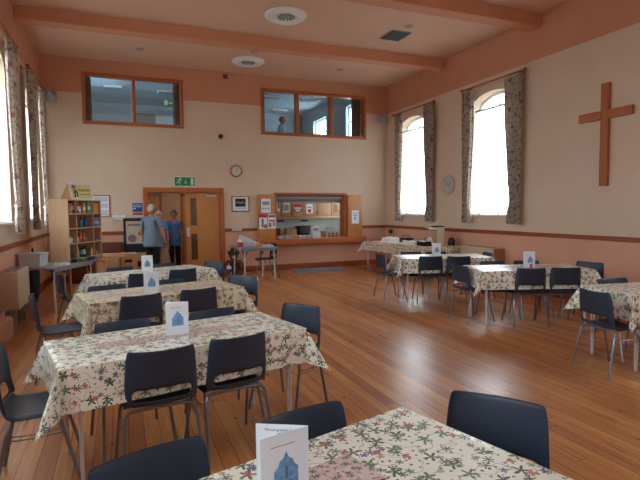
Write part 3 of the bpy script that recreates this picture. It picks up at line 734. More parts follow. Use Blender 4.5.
# notice board (dark stand) left of man
r = empty('display_stand', (.31, D-.28, 0), label='black display stand with cream poster behind the man in the checked shirt', cat='display stand')
m = MB(); m.box((-.26, -.02, .3), (-.21, .02, 1.40)); m.box((.21, -.02, .3), (.26, .02, 1.40)); m.box((-.21, -.02, 1.33), (.21, .02, 1.40)); m.box((-.21, -.02, .62), (.21, .02, .82)); m.box((-.21, -.02, .3), (.21, .02, .42))
m.build('frame', colmat('#1d2635'), r, False)
MB().box((-.21, -.008, .82), (.21, .008, 1.33)).build('poster', colmat('#cfc4ae'), r, False)
MB().box((-.21, -.008, .42), (.21, .008, .62)).build('lower_poster', colmat('#b99f74'), r, False)
m = MB(); m.lathe([(.09, -.002), (.09, .002)], (-.08, -.012, .94), 16, 1); m.lathe([(.05, -.002), (.05, .002)], (.09, -.012, 1.05), 12, 1); m.box((-.17, -.011, 1.22), (.15, -.008, 1.27)); m.build('poster_print', colmat('#8c7a70'), r)
for s_ in (-1, 1): MB().box((s_*.235-.025, -.16, 0), (s_*.235+.025, .16, .04), .005).box((s_*.235-.02, -.02, .03), (s_*.235+.02, .02, .32)).build('foot', colmat('#1d2635'), r)
# ceiling and wall fittings
def rose(x, y, lab):
    r = empty('ceiling_rose', (x, y, ZC), label=lab, cat='ceiling rose', group='white ceiling roses')
    MB().lathe([(.365, 0), (.365, -.02), (.34, -.045), (.30, -.05), (.29, -.035), (.26, -.045), (.235, -.06), (.21, -.045), (.19, -.03), (.02, -.028)], (0,0,0), 48).build('moulded_ring', M['white'], r)
    m = MB()
    for i in range(12):
        a = i*PI/6; m.ball((math.cos(a)*.11, math.sin(a)*.11, -.04), (.055, .02, .018), 8, Matrix.Rotation(a, 3, 'Z'))
    m.ball((0, 0, -.045), (.045, .045, .022), 10); m.build('leaf_grille', M['silver'], r)
rose(2.77, 8.30, 'white round moulded ceiling rose nearer the camera'); rose(2.79, 11.10, 'white round moulded ceiling rose nearer the back wall')
r = empty('ceiling_vent', (5.07, 8.5, ZC), label='dark square vent hatch in the ceiling between the beams', cat='vent')
MB().box((-.22, -.26, -.012), (.22, .26, 0), .003).build('vent_frame', M['silver'], r)
m = MB()
for i in range(9): m.box((-.2, -.24+i*.053, -.022), (.2, -.24+i*.053+.03, -.012))
m.build('slats', M['darkgrey'], r, False)
def spot(x, y, lab):
    r = empty('ceiling_spotlight', (x, y, ZC), label=lab, cat='spotlight', group='small twin ceiling spotlights')
    MB().lathe([(.085, 0), (.085, -.008), (.07, -.014), (.02, -.014)], (0,0,0), 20).build('bezel', M['silver'], r)
    MB().ball((-.03, 0, -.016), .02, 8).ball((.03, 0, -.016), .02, 8).build('lens', M['glass'], r)
spot(5.06, 8.0, 'small ceiling spotlight just behind the square vent'); spot(5.03, 11.0, 'small ceiling spotlight over the three-pane upstairs window')
spot(.49, 11.06, 'small ceiling spotlight over the two-pane upstairs window'); spot(2.74, 10.4, 'small ceiling spotlight between the rear ceiling rose and beam')
r = empty('fire_sounder', (2.47, D-.0, 4.80), label='small dark red fire alarm box high on the back wall', cat='alarm')
MB().box((-.055, -.06, -.055), (.055, 0, .055), .012).build('case', M['red'], r); MB().lathe([(.03, -.06), (.03, -.068), (.01, -.07)], (0,0,0), 12, 1).build('lens', M['red'], r)
r = empty('wall_sensor', (2.33, D, 3.36), label='small black round sensor on the cream back wall between upstairs windows', cat='sensor')
MB().lathe([(.045, 0), (.05, -.03), (.035, -.07), (.01, -.085)], (0,0,0), 16, 1).build('body', M['black'], r); MB().lathe([(.06, 0), (.06, -.01)], (0,0,0), 16, 1).build('base', M['darkgrey'], r)
def speaker(x, y, z, lab, s_):
    r = empty('wall_speaker', (x, y, z), label=lab, cat='speaker', group='round wall speakers in the back corners'); r.rotation_euler = (0, 0, s_*.8)
    MB().lathe([(.12, .10), (.13, 0), (.125, -.05), (.10, -.065), (.03, -.06)], (0,0,0), 22, 1).build('housing', M['silver'], r)
    MB().tube([(0, .09, 0), (0, .16, .0)], .02, 8).build('bracket', M['silver'], r)
speaker(XL+.18, D-.2, 4.02, 'round grey speaker high in the back left corner', -1); speaker(XR-.19, D-.2, 4.0, 'round grey speaker high in the back right corner', 1)
r = empty('wall_sconce_knob', (XR-.02, D-.35, .93), label='small dark object on the wall above the serving table corner', cat='wall fitting')
MB().lathe([(.05, 0), (.07, -.03), (.05, -.07), (.02, -.09)], (0,0,0), 14, 0).build('body', M['darkgrey'], r)
# plaque and cross on the right wall
r = empty('round_plaque', (XR, 9.28, 2.09), label='round grey plaque between the two right-hand windows', cat='plaque')
MB().lathe([(.215, 0), (.22, -.03), (.205, -.05), (.18, -.04), (.15, -.045), (.02, -.06)], (0,0,0), 36, 0).build('disc', colmat('#c4b9ae'), r)
m = MB(); m.tube([(-.058, -.1, .03), (-.062, 0, -.02), (-.058, .1, .04)], .008, 6); m.tube([(-.055, -.08, -.06), (-.06, .02, .08)], .007, 6); m.build('relief', M['grey'], r)
r = empty('wooden_cross', (XR-.006, 5.39, 0), label='large plain wooden cross hanging on the right wall', cat='cross')
MB().box((-.055, -.065, 1.87), (0, .065, 3.425), .006).build('upright', M['cross'], r)
MB().box((-.058, -.44, 2.89), (-.003, -.065, 3.02), .006).box((-.058, .065, 2.89), (-.003, .45, 3.02), .006).build('crossbar', M['cross'], r)
# heaters
def heater(name, loc, rz, L, h, dep, z0, lab, endmat):
    r = empty(name, loc, rz, lab, 'heater', 'wall storage heaters')
    MB().box((-L/2, -dep, z0), (L/2, 0, h), .012).build('body', M['heater'], r)
    for a_, b_ in ((-L/2-.012, -L/2), (L/2, L/2+.012)): MB().box((a_, -dep+.004, z0+.01), (b_, -.004, h-.01), .004).build('end_panel', endmat, r)
    m = MB()
    for i in range(10): m.box((-L*.36+i*L*.075, -dep*.85, h), (-L*.36+i*L*.075+L*.05, -dep*.25, h+.008))
    m.build('grille', M['grey'], r, False)
    for s_ in (-1, 1): MB().box((s_*L*.42-.02, -dep*.8, 0), (s_*L*.42+.02, -dep*.2, z0), .004).build('foot', M['silver'], r)
heater('storage_heater', (XR-.03, 8.0, 0), -PI/2, 1.0, .76, .26, .12, 'beige storage heater against the right wall behind the serving table', M['heaterside'])
heater('storage_heater', (XL+.03, 7.75, 0), PI/2, .82, .775, .22, .28, 'beige storage heater on the left wall, cut by the photo edge', M['heater'])
tag(MB().box((XL+.024, 4.2, 0), (XL+.22, 7.1, .26), .04).build('pipe_boxing', M['pinkwall']), 'low peach painted boxing along the left wall floor, at photo edge', 'boxing')
# ================================================================== CHAIR
def chair_proto():
    root = empty('stacking_chair', (0,0,0))
    prof = [(.222, .392), (.212, .418), (.185, .432), (.12, .434), (.04, .43), (-.05, .426), (-.12, .428), (-.168, .440), (-.188, .458), (-.200, .480), (-.209, .510), (-.216, .547), (-.226, .67), (-.235, .73), (-.243, .775)]
    hw = [.175, .195, .203, .205, .205, .205, .204, .203, .203, .205, .206, .203, .197, .192, .183]
    U = [-1, -.94, -.80, -.6, -.4, -.2, 0, .2, .4, .6, .80, .94, 1]; nu = 12
    def P(i, j):
        u = U[i]; y, z = prof[j]; w_ = hw[j]
        b = max(0, min(1, (j-6)/3))
        y += b*.040*abs(u)**2.2; z += (1-b)*.016*abs(u)**3+(.006*u*u if j == len(prof)-1 else 0)
        if j < 2: z -= 0
        # side edges curl
        if abs(u) > .98: z -= (1-b)*.02; y += b*.012
        return (u*w_, y, z)
    def part(name, j0, j1, slot):
        m = MB(); idx = {}
        for j in range(j0, j1+1):
            for i in range(nu+1): idx[i, j] = len(m.v); m.v.append(Vector(P(i, j)))
        for j in range(j0, j1):
            for i in range(nu):
                if slot and j in (9, 10) and 2 <= i < nu-2: continue
                m.f.append((idx[i, j], idx[i+1, j], idx[i+1, j+1], idx[i, j+1]))
        o = m.build(name, M['plastic'], root)
        s_ = o.modifiers.new('s', 'SOLIDIFY'); s_.thickness = .007; s_.offset = 0
        u = o.modifiers.new('u', 'SUBSURF'); u.levels = 1; u.render_levels = 1
        baked(o); o.data.shade_smooth(); return o
    part('seat', 0, 8, False); part('backrest', 8, 14, True)
    for sy, fy, ty in ((-1, -.225, -.13), (1, .205, .09)):
        for sx in (-1, 1):
            m = MB().tube([(0.0, ty, .412), (sx*.10, ty, .412), (sx*.165, ty, .408), (sx*.192, ty+sy*.008, .385), (sx*.203, ty+sy*.03, .33), (sx*.225, fy, .0)], .0108, 8, smooth=3)
            m.build('leg', M['steel'], root)
    for sx in (-1, 1):
        m = MB()
        for dz in (0, .022): m.tube([(sx*.200, -.155, .345-dz), (sx*.206, -.02, .338-dz), (sx*.200, .115, .345-dz)], .0035, 5)
        m.build('side_brace', M['steel'], root)
    return root
chair0 = chair_proto(); chair_used = [False]
def chair(bx, by, deg, label, group, s=1.0):
    """bx,by = middle of the back's top edge; deg 0 faces +Y"""
    o = chair0 if not chair_used[0] else copy_tree(chair0); chair_used[0] = True
    a = math.radians(deg); o.location = (bx-math.sin(a)*.235, by+math.cos(a)*.235, 0); o.rotation_euler = (0,0,a)
    tag(o, label, 'chair', group); return o
# ================================================================== TABLES
TL, TW, TH = 1.52, .69, .735
def table(cx, cy, deg, lab, clab, mat, L=TL, Wd=TW, over=.25, seed=0, over_side=None):
    a = math.radians(deg)
    r = empty('folding_table', (cx, cy, 0), a, lab, 'table', 'rectangular tables under oilcloths')
    MB().box((-L/2, -Wd/2, TH-.035), (L/2, Wd/2, TH-.008), .006).build('tabletop', M['board'], r)
    for sx in (-1, 1):
        for sy in (-1, 1):
            fx, fy = sx*(L/2-.10), sy*(Wd/2-.06); m = MB()
            m.tube([(fx, fy-.028, TH-.035), (fx, fy-.008, 0.01)], .0095, 7); m.tube([(fx, fy+.028, TH-.035), (fx, fy+.008, 0.01)], .0095, 7)
            m.ball((fx, fy, .012), (.014, .02, .012), 8); m.build('leg', M['chrome'], r)
    # cloth
    rd = random.Random(seed); ph = [rd.random()*6 for _ in range(6)]
    ov = over; nx, ny = 76, 44; m = MB(); uv = {}; zt = TH+.002
    for k in (0, 1):
        for j in range(ny+1):
            for i in range(nx+1):
                u = (i/nx*2-1)*(L/2+ov); v = (j/ny*2-1)*(Wd/2+ov)
                du = max(0, abs(u)-L/2); dv = max(0, abs(v)-Wd/2); su = 1 if u > 0 else -1; sv = 1 if v > 0 else -1
                d = math.hypot(du, dv)
                if d == 0: p = Vector((u, v, zt))
                else:
                    th = math.atan2(dv, du); c2 = math.sin(2*th)**2
                    per = (u if dv > du else v)
                    wv = math.sin(per*9+ph[0])*.5+math.sin(per*17+ph[1])*.3
                    g = .035+.46*c2**1.3+(.035*wv if c2 < .5 else 0)
                    rr = min(d, .012); dn = d-rr*.3
                    out = d*g+rr*.5; down = dn*math.sqrt(max(.2, 1-g*g))
                    p = Vector((su*min(abs(u), L/2)+su*math.cos(th)*out, sv*min(abs(v), Wd/2)+sv*math.sin(th)*out, zt-down))
                if k: p.z -= .003 if d == 0 else 0; 
                if k and d > 0: p -= Vector((su*math.cos(th), sv*math.sin(th), 0))*.003
                m.v.append(p); uv[len(m.v)-1] = (u+seed*1.7, v+seed*.9)
    N = (nx+1)*(ny+1)
    for j in range(ny):
        for i in range(nx):
            q = j*(nx+1)+i; m.f.append((q, q+1, q+nx+2, q+nx+1)); m.f.append((N+q, N+q+nx+1, N+q+nx+2, N+q+1))
    for i in range(nx):
        for q in (i, ny*(nx+1)+i): m.f.append((q, q+1, N+q+1, N+q))
    for j in range(ny):
        for q in (j*(nx+1), j*(nx+1)+nx): m.f.append((q, q+nx+1, N+q+nx+1, N+q))
    o = m.build('tablecloth', mat, None, True, uv); o.location = (cx, cy, 0); o.rotation_euler = (0,0,a)
    o.data.shade_smooth()
    tag(o, clab, 'tablecloth', 'floral oilcloth tablecloths')
    return r
def on_table(cx, cy, deg, x, y):
    a = math.radians(deg); return cx+x*math.cos(a)-y*math.sin(a), cy+x*math.sin(a)+y*math.cos(a)
T = dict(L0=(.41, 1.18, 15), L1=(.345, 3.33, 12.5), L2=(.375, 5.31, 14.5), L3=(.38, 7.04, 21), R1=(5.07, 6.97, -18), R2=(5.12, 5.12, -20), R3=(5.14, 3.22, -12))
NM = dict(L0='the foreground table cut off by the bottom edge', L1='the nearest complete left-hand table', L2='the middle left-hand table', L3='the farthest left-hand table near the door',
          R1='the farthest right-hand dining table', R2='the middle right-hand dining table', R3='the nearest right-hand table, cut by the photo edge')
for i, (k, (x, y, d)) in enumerate(T.items()):
    n = NM[k]; table(x, y, d, 'folding table with steel legs, '+n, 'floral oilcloth covering '+n, M['clothb'] if k in ('L2',) else M['cloth'], seed=i+1)
SX = [(6.22, 10.67, 96, 1.40), (6.38, 9.26, 96, 1.30)]
table(SX[0][0], SX[0][1], SX[0][2], 'serving table in the back right corner, under an oilcloth', 'floral oilcloth on the serving table in the back right corner', M['clothb'], L=1.34, seed=11)
table(SX[1][0], SX[1][1], SX[1][2], 'serving table by the right wall carrying the coffee machine', 'floral oilcloth on the serving table under the coffee machine', M['clothb'], L=1.26, seed=12)
# ---------------- chairs
def row(k, push, specs):
    tx, ty, td = T[k]; ca, sa = math.cos(math.radians(td)), math.sin(math.radians(td))
    for (x, y, d, words_) in specs:
        dx, dy = x-tx, y-ty; lx, ly = dx*ca+dy*sa, -dx*sa+dy*ca
        ex, ey = abs(lx)-TL/2, abs(ly)-TW/2
        if ex > ey: lx = math.copysign(max(abs(lx), TL/2+push), lx)
        else: ly = math.copysign(max(abs(ly), TW/2+push), ly)
        chair(tx+lx*ca-ly*sa, ty+lx*sa+ly*ca, d, words_, 'stacking chairs around '+NM[k])
A = 'nearest complete left table'; B = 'middle left table'; Cc = 'farthest left table'; P_, Q_, S_ = 'farthest right dining table', 'middle right dining table', 'nearest right table'
row('L0', .09, [(.05, 1.66, 196, 'dark chair back top at the bottom photo edge, left of the largest card'), (.615, 1.765, 192, 'dark chair behind the largest white card, beyond the foreground table'),
              (1.42, 1.56, 128, 'navy chair at the right end of the foreground table, big at bottom right')])
row('L1', .10, [(.187, 2.875, 6, 'dark back-to-camera chair, left of the near pair at the '+A), (.661, 2.965, 12, 'dark back-to-camera chair, right of the near pair at the '+A),
              (-.02, 3.74, 193, 'dark chair facing camera, left of the pair behind the '+A), (.63, 3.87, 193, 'dark chair behind the white card of the '+A),
              (1.37, 3.74, 124, 'blue-sheened chair standing at the right end of the '+A), (-.70, 3.20, -86, 'dark chair cut by the left photo edge at the '+A)])
row('L2', .10, [(.165, 4.81, 15, 'dark back-to-camera chair, left of the near pair at the '+B), (.71, 4.96, 15, 'dark back-to-camera chair, right of the near pair at the '+B),
              (-.14, 5.52, 196, 'mostly hidden dark chair, left of the pair behind the '+B), (.47, 5.72, 196, 'mostly hidden dark chair, right of the pair behind the '+B),
              (1.345, 5.73, 140, 'blue-sheened chair at the right end of the '+B), (-.81, 5.2, -80, 'dark chair seen side-on at the left end of the '+B)])
row('L3', .10, [(.22, 6.63, 18, 'dark back-to-camera chair, left of the near pair at the '+Cc), (.74, 6.78, 18, 'dark back-to-camera chair, right of the near pair at the '+Cc),
              (-.05, 7.38, 200, 'dark chair, left of the pair behind the '+Cc), (.56, 7.6, 200, 'dark chair behind the farthest left table, just below the women'),
              (1.33, 7.53, 132, 'pale blue lit chair at the right end of the '+Cc), (-.79, 7.02, -76, 'dark side-on chair at the left end of the '+Cc)])
row('R1', .09, [(4.08, 7.42, -97, 'dark side-on chair at the left end of the '+P_), (4.65, 6.68, -22, 'dark back-to-camera chair, left of the near pair at the '+P_),
              (5.03, 6.44, -24, 'dark back-to-camera chair, right of the near pair at the '+P_), (4.82, 7.56, 162, 'blue-topped chair, left of the pair behind the '+P_),
              (5.22, 7.36, 160, 'blue-topped chair behind the white card of the '+P_), (5.93, 6.76, 74, 'dark chair at the right end of the %s, by the heater' % P_)])
row('R2', .09, [(4.24, 5.47, -94, 'dark side-on chair at the left end of the '+Q_), (4.88, 4.81, -22, 'dark back-to-camera chair, left of the near pair at the '+Q_),
              (5.285, 4.60, -24, 'dark back-to-camera chair, right of the near pair at the '+Q_), (5.0, 5.68, 165, 'dark chair, left of the pair behind the '+Q_),
              (5.47, 5.50, 160, 'dark chair behind the pink bottle of the '+Q_), (6.12, 4.93, 103, 'dark chair at the right end of the '+Q_)])
row('R3', .09, [(4.035, 3.25, -99, 'large dark chair at the left end of the '+S_), (4.88, 3.66, 170, 'navy chair behind the %s, only its back showing' % S_)])
chair(3.33, 10.95, 95, 'dark plastic chair pushed up to the cluttered craft table by the back wall', 'chair at the craft table')
# ---------------- folded cards
def card(x, y, deg, lab, open_=38, side=1, txt=False, w_=.148, h_=.212):
    z = TH+.0045; r = empty('table_card', (x, y, z), math.radians(deg), lab, 'card', 'folded white cards on the tables')
    a = math.radians(open_)
    def Mx(s_): return Matrix.Rotation(a/2*s_, 4, 'Z')
    # spine on the right (x = w), leaves spread to the left
    f = MB().box((-w_, -.001, 0), (0, .0004, h_), 0, Mx(1)); fo = f.build('front_leaf', M['cardwhite'], r, False)
    MB().box((-w_, -.0004, 0), (0, .001, h_), 0, Mx(-1)).build('back_leaf', M['cardwhite'], r, False)
    # printed church outline on the front leaf
    s_ = w_/.148
    pts = [(-.045, .05), (.045, .05), (.045, .10), (.030, .112), (.024, .125), (.010, .132), (.0, .150), (-.010, .132), (-.024, .125), (-.030, .112), (-.045, .10)]
    m = MB().prism([(-w_*.48+px*.82*s_, pz*s_+.01) for px, pz in pts], 1, -.0022, -.001); m.v = [Mx(1) @ v for v in m.v]
    m.build('church_print', M['blueprint'], fo, False)
    m = MB().box((-w_*.48-.02, -.0028, .075), (-w_*.48+.02, -.0022, .078), 0, Mx(1)).box((-w_*.48-.004, -.0028, .085), (-w_*.48+.004, -.0022, .12), 0, Mx(1)).box((-w_*.8, -.0016, .178), (-w_*.3, -.001, .1795), 0, Mx(1))
    m.build('print_lines', M['ink'], fo, False)
    if txt:
        t = text('We are grateful to all\nstaff', .0105, M['ink'], r, (0, 0, 0), (0, 0, 0))
        t.matrix_local = Mx(-1) @ Matrix.Translation((-w_*.52, -.0008, h_*.90)) @ Matrix.Rotation(PI/2, 4, 'X')
    return r
cz = {}
card(.463, 1.245, -8.6, 'largest white folded card, with inside text showing, on the foreground table', 40, txt=True)
card(.395, 3.31, -6, 'white folded card with blue church print on the nearest complete left table', 30)
card(.335, 5.14, -4, 'white folded card with blue church print on the middle left table', 30)
card(.385, 7.02, -4, 'white folded card with blue church print on the farthest left table', 30)
card(5.09, 7.02, -28, 'white folded card on the farthest right dining table', 30)
card(5.20, 5.05, -30, 'white folded card on the middle right dining table, pink bottle before it', 30)
def mat_on(k, x0, x1, y0, y1, lab):
    x, y, d = T[k]; m = MB().box((x0, y0, TH+.003), (x1, y1, TH+.0045)); uv = {i: (v.x, v.y) for i, v in enumerate(m.v)}
    o = m.build('paper_runner', M['runner'], None, False, uv); o.location = (x, y, 0); o.rotation_euler = (0,0,math.radians(d)); tag(o, lab, 'table runner', 'pink flower runners down the tables')
mat_on('L1', -.52, .35, -.09, .06, 'pale pink flowered runner under the card on the nearest complete left table')
mat_on('L2', -.60, .6, -.12, .06, 'pale flowered runner under the card on the middle left table')
mat_on('L0', -.05, .32, .0, .18, 'pink flowered mat beside the largest card on the foreground table')
mat_on('R2', -.45, .5, -.02, .14, 'pinkish runner along the middle right dining table')
r = empty('nail_varnish_bottle', (5.10, 5.02, TH+.004), label='tiny pink bottle standing before the card on the middle right table', cat='bottle')
MB().lathe([(.014, 0), (.018, .004), (.018, .045), (.008, .055)], (0,0,0), 12).build('body', M['pink'], r); MB().lathe([(.008, .055), (.008, .085), (.006, .088)], (0,0,0), 10).build('cap', M['white'], r)
# ================================================================== SERVING TABLE THINGS
r = empty('coffee_machine', (6.42, 8.98, TH+.004), math.radians(-10), 'white and black filter coffee machine on the serving table', 'coffee machine')
MB().box((-.05, -.1, 0), (.12, .10, .37), .012).build('tower', M['heater'], r); MB().box((-.24, -.10, .35), (.13, .11, .40), .012).build('head', M['heater'], r)
MB().box((-.10, -.10, .40), (.12, .11, .43), .01).build('lid', M['black'], r); MB().box((-.27, -.1, 0), (-.1, .1, .035), .006).build('hotplate', M['black'], r)
j = MB().lathe([(.05, .036), (.068, .06), (.066, .13), (.045, .17), (.05, .18)], (-.19, 0, 0), 16).build('jug', M['clear'], r)
MB().tube([(-.24, 0, .17), (-.29, 0, .165), (-.29, 0, .09), (-.25, 0, .07)], .011, 6).build('jug_handle', M['black'], j)
MB().box((-.33, -.03, .345), (-.24, .03, .385), .01).build('filter_handle', M['black'], r)
r = empty('kettle', (6.68, 8.83, TH+.004), label='dark jug kettle right of the coffee machine', cat='kettle')
MB().lathe([(.07, 0), (.078, .02), (.07, .12), (.05, .17), (.01, .18)], (0,0,0), 18).build('body', M['black'], r); MB().tube([(.05, 0, .16), (.12, 0, .15), (.12, 0, .06), (.07, 0, .04)], .011, 6).build('handle', M['chrome'], r)
thing_box('black_tray', (6.12, 9.05, TH+.004), (.18, .3, .1), M['black'], 'black box tray left of the coffee machine', 'box')
for i in range(11):
    cup(6.16+(i % 2)*.13, 9.35+(i//2)*.115, TH+.004, 'white cup on the serving table, %s counting from the coffee machine' % ORD[i], 'white cups on the serving table')
for i in range(3):
    m = MB().lathe([(.04, 0), (.09, .008), (.11, .02), (.107, .024), (.04, .01)], (0,0,0), 20); o = m.build('plate', M['white']); o.location = (6.5, 9.55+i*.27, TH+.004); tag(o, 'white plate on the serving table, %s' % ['nearest the coffee machine', 'the middle one of three', 'farthest from the coffee machine'][i], 'plate', 'white plates on the serving table')
r = empty('sugar_caddy', (6.42, 10.25, TH+.004), label='black caddy between cups and white paper on the serving table', cat='caddy')
MB().box((-.1, -.16, 0), (.1, .16, .11), .01).build('box', M['black'], r); MB().tube([(0, -.14, .1), (0, -.13, .16), (0, .13, .16), (0, .14, .1)], .008, 6).build('handle', M['black'], r)
def crumple(name, loc, sx, sy, h_, mat, lab, cat, seed=1):
    rd = random.Random(seed); n = 12; m = MB(); hs = [[0 if i in (0, n) or j in (0, n) else h_*(.35+.65*rd.random()) for i in range(n+1)] for j in range(n+1)]
    for j in range(n+1):
        for i in range(n+1): m.v.append(Vector(((i/n-.5)*sx, (j/n-.5)*sy, hs[j][i])))
    for j in range(n):
        for i in range(n): q = j*(n+1)+i; m.f.append((q, q+1, q+n+2, q+n+1))
    m.f.append(tuple(range(n+1))+tuple((j*(n+1)+n) for j in range(1, n+1))+tuple(n*(n+1)+i for i in range(n-1, -1, -1))+tuple(j*(n+1) for j in range(n-1, 0, -1)))
    o = m.build(name, mat); o.location = loc; tag(o, lab, cat); return o
crumple('plastic_bag', (6.25, 10.68, TH+.004), .32, .5, .12, M['cardwhite'], 'crumpled white paper wrapping on the far serving table', 'wrapping', 3)
crumple('leaflets', (6.02, 11.12, TH+.004), .26, .3, .035, M['signred'], 'loose red and white leaflets at the far end of the serving table', 'leaflets', 4)
# ================================================================== CRAFT TABLE by the back wall
def grey_table(name, cx, cy, deg, L, Wd, h, lab, topmat):
    r = empty(name, (cx, cy, 0), math.radians(deg), lab, 'table')
    MB().box((-L/2, -Wd/2, h-.03), (L/2, Wd/2, h), .008).build('tabletop', topmat, r)
    MB().box((-L/2+.05, -Wd/2+.03, h-.075), (L/2-.05, -Wd/2+.055, h-.03)).box((-L/2+.05, Wd/2-.055, h-.075), (L/2-.05, Wd/2-.03, h-.03)).build('apron', M['grey'], r, False)
    for sx in (-1, 1):
        for sy in (-1, 1):
            x, y = sx*(L/2-.09), sy*(Wd/2-.07)
            m = MB().tube([(x, y, h-.03), (x+sx*.02, y+sy*.02, .0)], .017, 8); l = m.build('leg', M['chrome'], r)
            MB().prism([(x-.07, h-.03), (x+.07, h-.03), (x+.012, h-.22), (x-.012, h-.22)], 1, y-.012, y+.012).build('gusset', M['darkgrey'], l, False)
    return r
grey_table('craft_table', 2.78, 10.86, 3, .84, .95, .73, 'grey folding table with papers and craft things by the back wall', M['grey'])
TZ = .732
r = empty('magazine_holder', (2.70, 11.05, TZ), math.radians(-8), 'large wedge of white papers standing on the craft table', 'papers')
MB().prism([(-.2, 0), (.2, 0), (.26, .06), (-.13, .24), (-.2, .24)], 1, -.12, .12).build('paper_stack', M['clear'], r, False)
MB().box((-.2, -.13, 0), (.12, -.12, .1), .003).build('front_sheet', M['photo'], r)
r = empty('red_beaker', (2.46, 10.78, TZ), label='red and white beaker at the left end of the craft table', cat='beaker')
MB().lathe([(.05, 0), (.055, .005), (.065, .11), (.06, .11), (.05, .01)], (0,0,0), 16).build('body', M['signred'], r); MB().lathe([(.066, .11), (.07, .16), (.05, .17)], (0,0,0), 16).build('lid', M['white'], r)
r = empty('yellow_tub', (2.83, 10.62, TZ), label='small orange-yellow tub at the front of the craft table', cat='tub')
MB().lathe([(.06, 0), (.075, .06), (.07, .062), (.058, .006)], (0,0,0), 18).build('body', colmat('#e0a030'), r); MB().lathe([(.078, .055), (.078, .07), (.02, .075)], (0,0,0), 18).build('lid', colmat('#e0a030'), r)
crumple('fabric_scraps', (3.02, 10.7, TZ), .3, .34, .05, M['photo'], 'flat heap of pale papers at the right of the craft table', 'papers', 8)
thing_box('orange_box', (2.93, 10.98, TZ), (.16, .1, .1), M['cross'], 'small orange-brown box behind the yellow tub', 'box')
crumple('shoe_bag', (2.62, 10.55, .001), .30, .22, .10, M['cardwhite'], 'crumpled white bag on the floor under the craft table', 'bag', 9)
# soft toy
r = empty('soft_toy', (2.50, D-.42, 0), math.radians(-10), 'brown soft toy with black hat sitting against the wall by the door', 'soft toy')
MB().ball((0, 0, .2), (.15, .13, .2), 14).build('body', M['brown'], r)
h = MB().ball((0, -.02, .46), (.11, .1, .115), 14).ball((-.1, 0, .52), .045, 10).ball((.1, 0, .52), .045, 10).build('head', M['brown'], r)
MB().ball((0, -.11, .43), (.05, .03, .04), 10).build('muzzle', colmat('#d8b48c'), h); MB().ball((-.04, -.115, .48), .012, 8).ball((.04, -.115, .48), .012, 8).build('eyes', M['black'], h)
MB().lathe([(.14, 0), (.14, .015), (.08, .02), (.07, .09), (.01, .1)], (0, -.01, .555), 18).build('hat', M['black'], h)
for s_ in (-1, 1):
    MB().tube([(s_*.12, 0, .32), (s_*.2, -.06, .24), (s_*.2, -.12, .16)], [.05, .045, .05], 10, smooth=3).build('arm', M['brown'], r)
    MB().tube([(s_*.08, 0, .1), (s_*.14, -.14, .07), (s_*.16, -.26, .07)], [.07, .06, .06], 10, smooth=3).build('leg', M['brown'], r)
MB().ball((0, -.1, .25), (.09, .05, .1), 12).build('shirt_front', M['black'], r)
# cleaning bottle on floor
r = empty('spray_bottle', (2.355, 11.6, 0), label='white and blue cleaning bottle with red cap on the floor by the door', cat='bottle')
MB().lathe([(.055, 0), (.06, .01), (.06, .2), (.03, .235), (.028, .25)], (0,0,0), 18).build('body', M['white'], r)
MB().lathe([(.0612, .08), (.0612, .16)], (0,0,0), 18).build('label', M['signblue'], r); MB().lathe([(.03, .25), (.03, .29), (.02, .3)], (0,0,0), 14).build('cap', M['signred'], r)
o = MB().prism([(4.0, 11.98), (5.25, 11.98), (5.38, 11.3), (3.93, 11.3)], 2, .001, .012).build('floor_mat', M['mat'], None, False); tag(o, 'blue-grey rectangular mat on the floor below the hatch', 'mat')
# ================================================================== LEFT GREY TABLES, BOX, BOOKCASE
grey_table('folding_table', -.958, 8.993, 65, 1.25, .60, .715, 'grey laminate folding table by the left wall, holding papers', M['grey'])
r = empty('plastic_crate', (-1.275, 8.72, .718), math.radians(-20), 'translucent white plastic crate on the grey table by the left wall', 'crate')
m = MB()
def crate_shell(m, a, b, h):
    o_ = [(-a, -b), (a, -b), (a, b), (-a, b)]
    k = .9; t = .006
    vs = [(x*k, y*k, 0) for x, y in o_]+[(x, y, h) for x, y in o_]+[(x-math.copysign(t, x), y-math.copysign(t, y), h) for x, y in o_]+[(x*k-math.copysign(t, x), y*k-math.copysign(t, y), .006) for x, y in o_]
    fs = [(0,3,2,1), (12,13,14,15)]
    for i in range(4): j = (i+1) % 4; fs += [(i, j, 4+j, 4+i), (4+i, 4+j, 8+j, 8+i), (8+i, 8+j, 12+j, 12+i)]
    m.add(vs, fs)
crate_shell(m, .165, .13, .20); m.build('tub', M['clear'], r, False)
MB().box((-.18, -.145, .188), (.18, -.125, .205), .004).box((-.18, .125, .188), (.18, .145, .205), .004).box((-.18, -.125, .188), (-.16, .125, .205), .004).box((.16, -.125, .188), (.18, .125, .205), .004).build('rim', M['clear'], r)
r = empty('black_bag', (-1.38, 9.35, .0), label='tall black bag standing on the floor behind the plastic crate', cat='bag')
MB().ball((0, 0, .45), (.10, .13, .45), 12).build('body', M['black'], r); MB().tube([(0, -.06, .85), (0, -.05, .95), (0, .05, .95), (0, .06, .85)], .01, 6).build('handle', M['black'], r)
crumple('newspapers', (-.90, 8.75, .718), .24, .34, .03, M['photo'], 'spread of pale leaflets on the grey table before the bookcase', 'papers', 12)
r = empty('bookcase_table', (-.95, 8.3, 0), math.radians(65), 'brown wooden table carrying the bookcase', 'table')
MB().box((1.265, -.16, .685), (2.02, .58, .715), .006).build('tabletop', M['board'], r)
for sx in (1.32, 1.95):
    for sy in (-.12, .53): MB().box((sx-.02, sy-.02, 0), (sx+.02, sy+.02, .685)).build('leg', M['board'], r, False)
